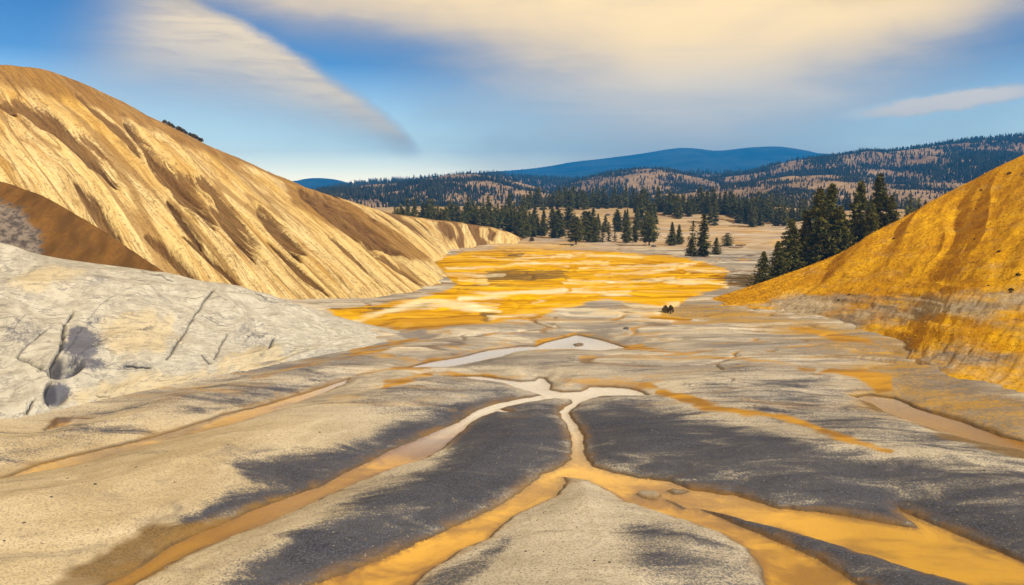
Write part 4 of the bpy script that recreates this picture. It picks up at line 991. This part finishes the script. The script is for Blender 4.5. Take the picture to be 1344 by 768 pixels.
def gold_pt(u, v):
    g = G_GOLD.reshape(-1, 3); uu, vv = proj(g[:, 0], g[:, 1], g[:, 2])
    return g[np.argmin((uu - u) ** 2 + (vv - v) ** 2)].copy()
for u, v, h, lab in [(873,411,1.25,'left of two dark squat shrubs where the golden hill meets the flats'), (880,411,1.35,'right of two dark squat shrubs where the golden hill meets the flats')]:
    p = on_ground(u, v); shrub(p, h, lab, None, 0.75)
p = gold_pt(917, 396); shrub(p, 1.0, 'lone dark shrub on the lower edge of the golden hill')
p = on_ground(698, 317); shrub(p, 2.2, 'small brown shrub on the meadow right of the spur tip')
for i in range(30):
    u = random.uniform(940, 1344); v = random.uniform(225, 395)
    p = gold_pt(u, v); uu, vv = proj(*p)
    if abs(uu - u) + abs(vv - v) > 4: continue
    shrub(p - np.array([0, 0, 0.05]), random.uniform(0.18, 0.42), 'low brown scrub clump on the golden hillside', 'brown scrub clumps on the golden hillside', 1.5)

m, t, b = material('dark_stone', 0.85, 0.3)
n = t.noise(t.new('ShaderNodeTexCoord').outputs['Object'], 3.0, 5)
t.put(b.inputs['Base Color'], t.mix(n, (0.03, 0.03, 0.035), (0.14, 0.125, 0.11))); M_STONE = m
m, t, b = material('weathered_log', 0.9, 0.1)
n = t.noise(t.scalev(t.new('ShaderNodeTexCoord').outputs['Object'], 1, 8, 8), 1.0, 4)
t.put(b.inputs['Base Color'], t.mix(n, (0.10, 0.06, 0.035), (0.24, 0.16, 0.10))); M_LOG = m
def rock_mesh(seed):
    import bmesh
    bm = bmesh.new(); bmesh.ops.create_icosphere(bm, subdivisions=3, radius=1.0)
    rg = np.random.default_rng(seed); pl = rg.normal(0, 1, (9, 3)); pl /= np.linalg.norm(pl, axis=1)[:, None]
    for v in bm.verts:
        c = np.array(v.co)
        for q in pl:
            k = c @ q - 0.72
            if k > 0: c = c - q * k * 0.85
        v.co = Vector(c * (1, 0.8, 0.55))
    me = bpy.data.meshes.new('rock'); bm.to_mesh(me); bm.free()
    return me
ROCKS = [rock_mesh(s) for s in (1, 2, 3, 4)]
def stone(loc, r, label, group=None, k=None):
    o = link('rock', ROCKS[random.randrange(4) if k is None else k], M_STONE)
    o.location = (loc[0], loc[1], loc[2] + r * 0.15); o.scale = (r, r, r); o.rotation_euler = (0, 0, random.uniform(0, 6))
    return tag(o, label, 'rock', group)
for u, v in [(90,648),(127,669),(34,720),(8,741),(420,583),(436,542),(780,756),(800,759),(1038,470),(1000,478),(905,500),(300,610),(180,640),(560,640),(690,740),(1290,640),(950,470),(990,545),(430,620),(70,690),(230,655)]:
    pt = flat(u, v); gz_, _ = ground_z(np.array([pt[0]]), np.array([pt[1]]))
    stone((pt[0], pt[1], gz_[0]), random.uniform(0.07, 0.14), 'small dark stone lying loose on the pale crust', 'small dark stones scattered over the crust')
p = on_ground(821, 484); stone(p, 0.5, 'dark boulder alone on the streaked flat beyond the streams')
for u, v, r, lab in [(846,323,1.1,'dark rock at the left foot of the spreading pine'), (858,324,1.3,'dark rock at the right foot of the spreading pine'), (751,323,0.9,'dark rock under the round crowned pine'), (798,283,2.0,'rock on the far tan meadow below the woods')]:
    p = on_ground(u, v); stone(p, r, lab)
def log(u, v, L, rz, lab):
    p = on_ground(u, v); k = 9; V = []; n = 7
    for i in range(n):
        q = i / (n - 1); rr = 0.32 * (1 - 0.35 * q) * (1 + 0.08 * math.sin(i * 2.3))
        for j in range(k): V.append((L * (q - 0.5), rr * math.cos(j * 2 * PI / k), 0.2 + rr * math.sin(j * 2 * PI / k) + 0.25 * q))
    F = [(i * k + j, i * k + (j + 1) % k, (i + 1) * k + (j + 1) % k, (i + 1) * k + j) for i in range(n - 1) for j in range(k)]
    me = make_mesh('log', V, F); o = link('fallen_log', me, M_LOG); o.location = p; o.rotation_euler = (0, 0, rz)
    # broken stub
    tag(o, lab, 'log')
log(966, 326, 6.5, 0.3, 'longer fallen log lying right of the rounded bushy tree'); log(972, 323, 4.5, -0.6, 'shorter fallen log crossing behind the longer one')

# loose gravel over the near crust
ng = 16000
yy = 1.0 / RNG.uniform(1 / 95.0, 1 / 36.0, ng); xx = (RNG.random(ng) - 0.5) * 1.7 * yy
keep = RNG.random(ng) < sstep(-0.35, 0.45, fbm(xx / 5, yy / 4, 3, 901)); xx = xx[keep]; yy = yy[keep]
zz, dd = ground_z(xx, yy); ok = dd > 0.12; xx, yy, zz = xx[ok], yy[ok], zz[ok]; ng = len(xx)
sz = 0.022 + 0.05 * RNG.random(ng) ** 3
octa = np.array([(1, 0, 0), (0.2, 0.9, 0), (-1, 0.15, 0), (-0.1, -0.85, 0), (0.1, 0.05, 0.75)])
an = RNG.random(ng) * 6.28; ca_, sa_ = np.cos(an), np.sin(an)
jv = octa[None] * RNG.uniform(0.7, 1.3, (ng, 5, 1)) * sz[:, None, None]
VV = np.stack([xx[:, None] + jv[..., 0] * ca_[:, None] - jv[..., 1] * sa_[:, None], yy[:, None] + jv[..., 0] * sa_[:, None] + jv[..., 1] * ca_[:, None], zz[:, None] + jv[..., 2] - 0.004], -1)
FF = (np.arange(ng)[:, None, None] * 5 + np.array([(0, 1, 4), (1, 2, 4), (2, 3, 4), (3, 0, 4)])[None]).reshape(-1, 3)
m, t, b = material('gravel', 0.9, 0.2)
t.put(b.inputs['Base Color'], t.mix(t.mr(t.noise(t.pos(), 3.0, 2), 0.4, 0.6), (0.05, 0.048, 0.05), (0.30, 0.26, 0.20)))
tag(link('gravel', make_mesh('gravel', VV.reshape(-1, 3), FF, False), m), 'loose fine gravel strewn over the near crust', 'gravel', kind='stuff')

# ------------------------------------------------------------------ air
hx = bpy.data.meshes.new('haze')
X0, X1, Y0, Y1, Z0, Z1 = -9000, 9000, -300, 8000, -3, 520
me = make_mesh('haze', [(X0,Y0,Z0),(X1,Y0,Z0),(X1,Y1,Z0),(X0,Y1,Z0),(X0,Y0,Z1),(X1,Y0,Z1),(X1,Y1,Z1),(X0,Y1,Z1)], [(0,3,2,1),(4,5,6,7),(0,1,5,4),(1,2,6,5),(2,3,7,6),(3,0,4,7)], False)
m = bpy.data.materials.new('haze'); m.use_nodes = True; m.node_tree.nodes.clear()
t = NT(m.node_tree); vp = t.new('ShaderNodeVolumePrincipled'); ou = t.new('ShaderNodeOutputMaterial')
vp.inputs['Color'].default_value = (0.02, 0.31, 1.0, 1); vp.inputs['Density'].default_value = 2.0e-4; vp.inputs['Anisotropy'].default_value = 0.0
t.l.new(vp.outputs[0], ou.inputs['Volume'])
tag(link('haze', me, m), 'thin blue air haze over the distant mountains', 'haze', kind='stuff')
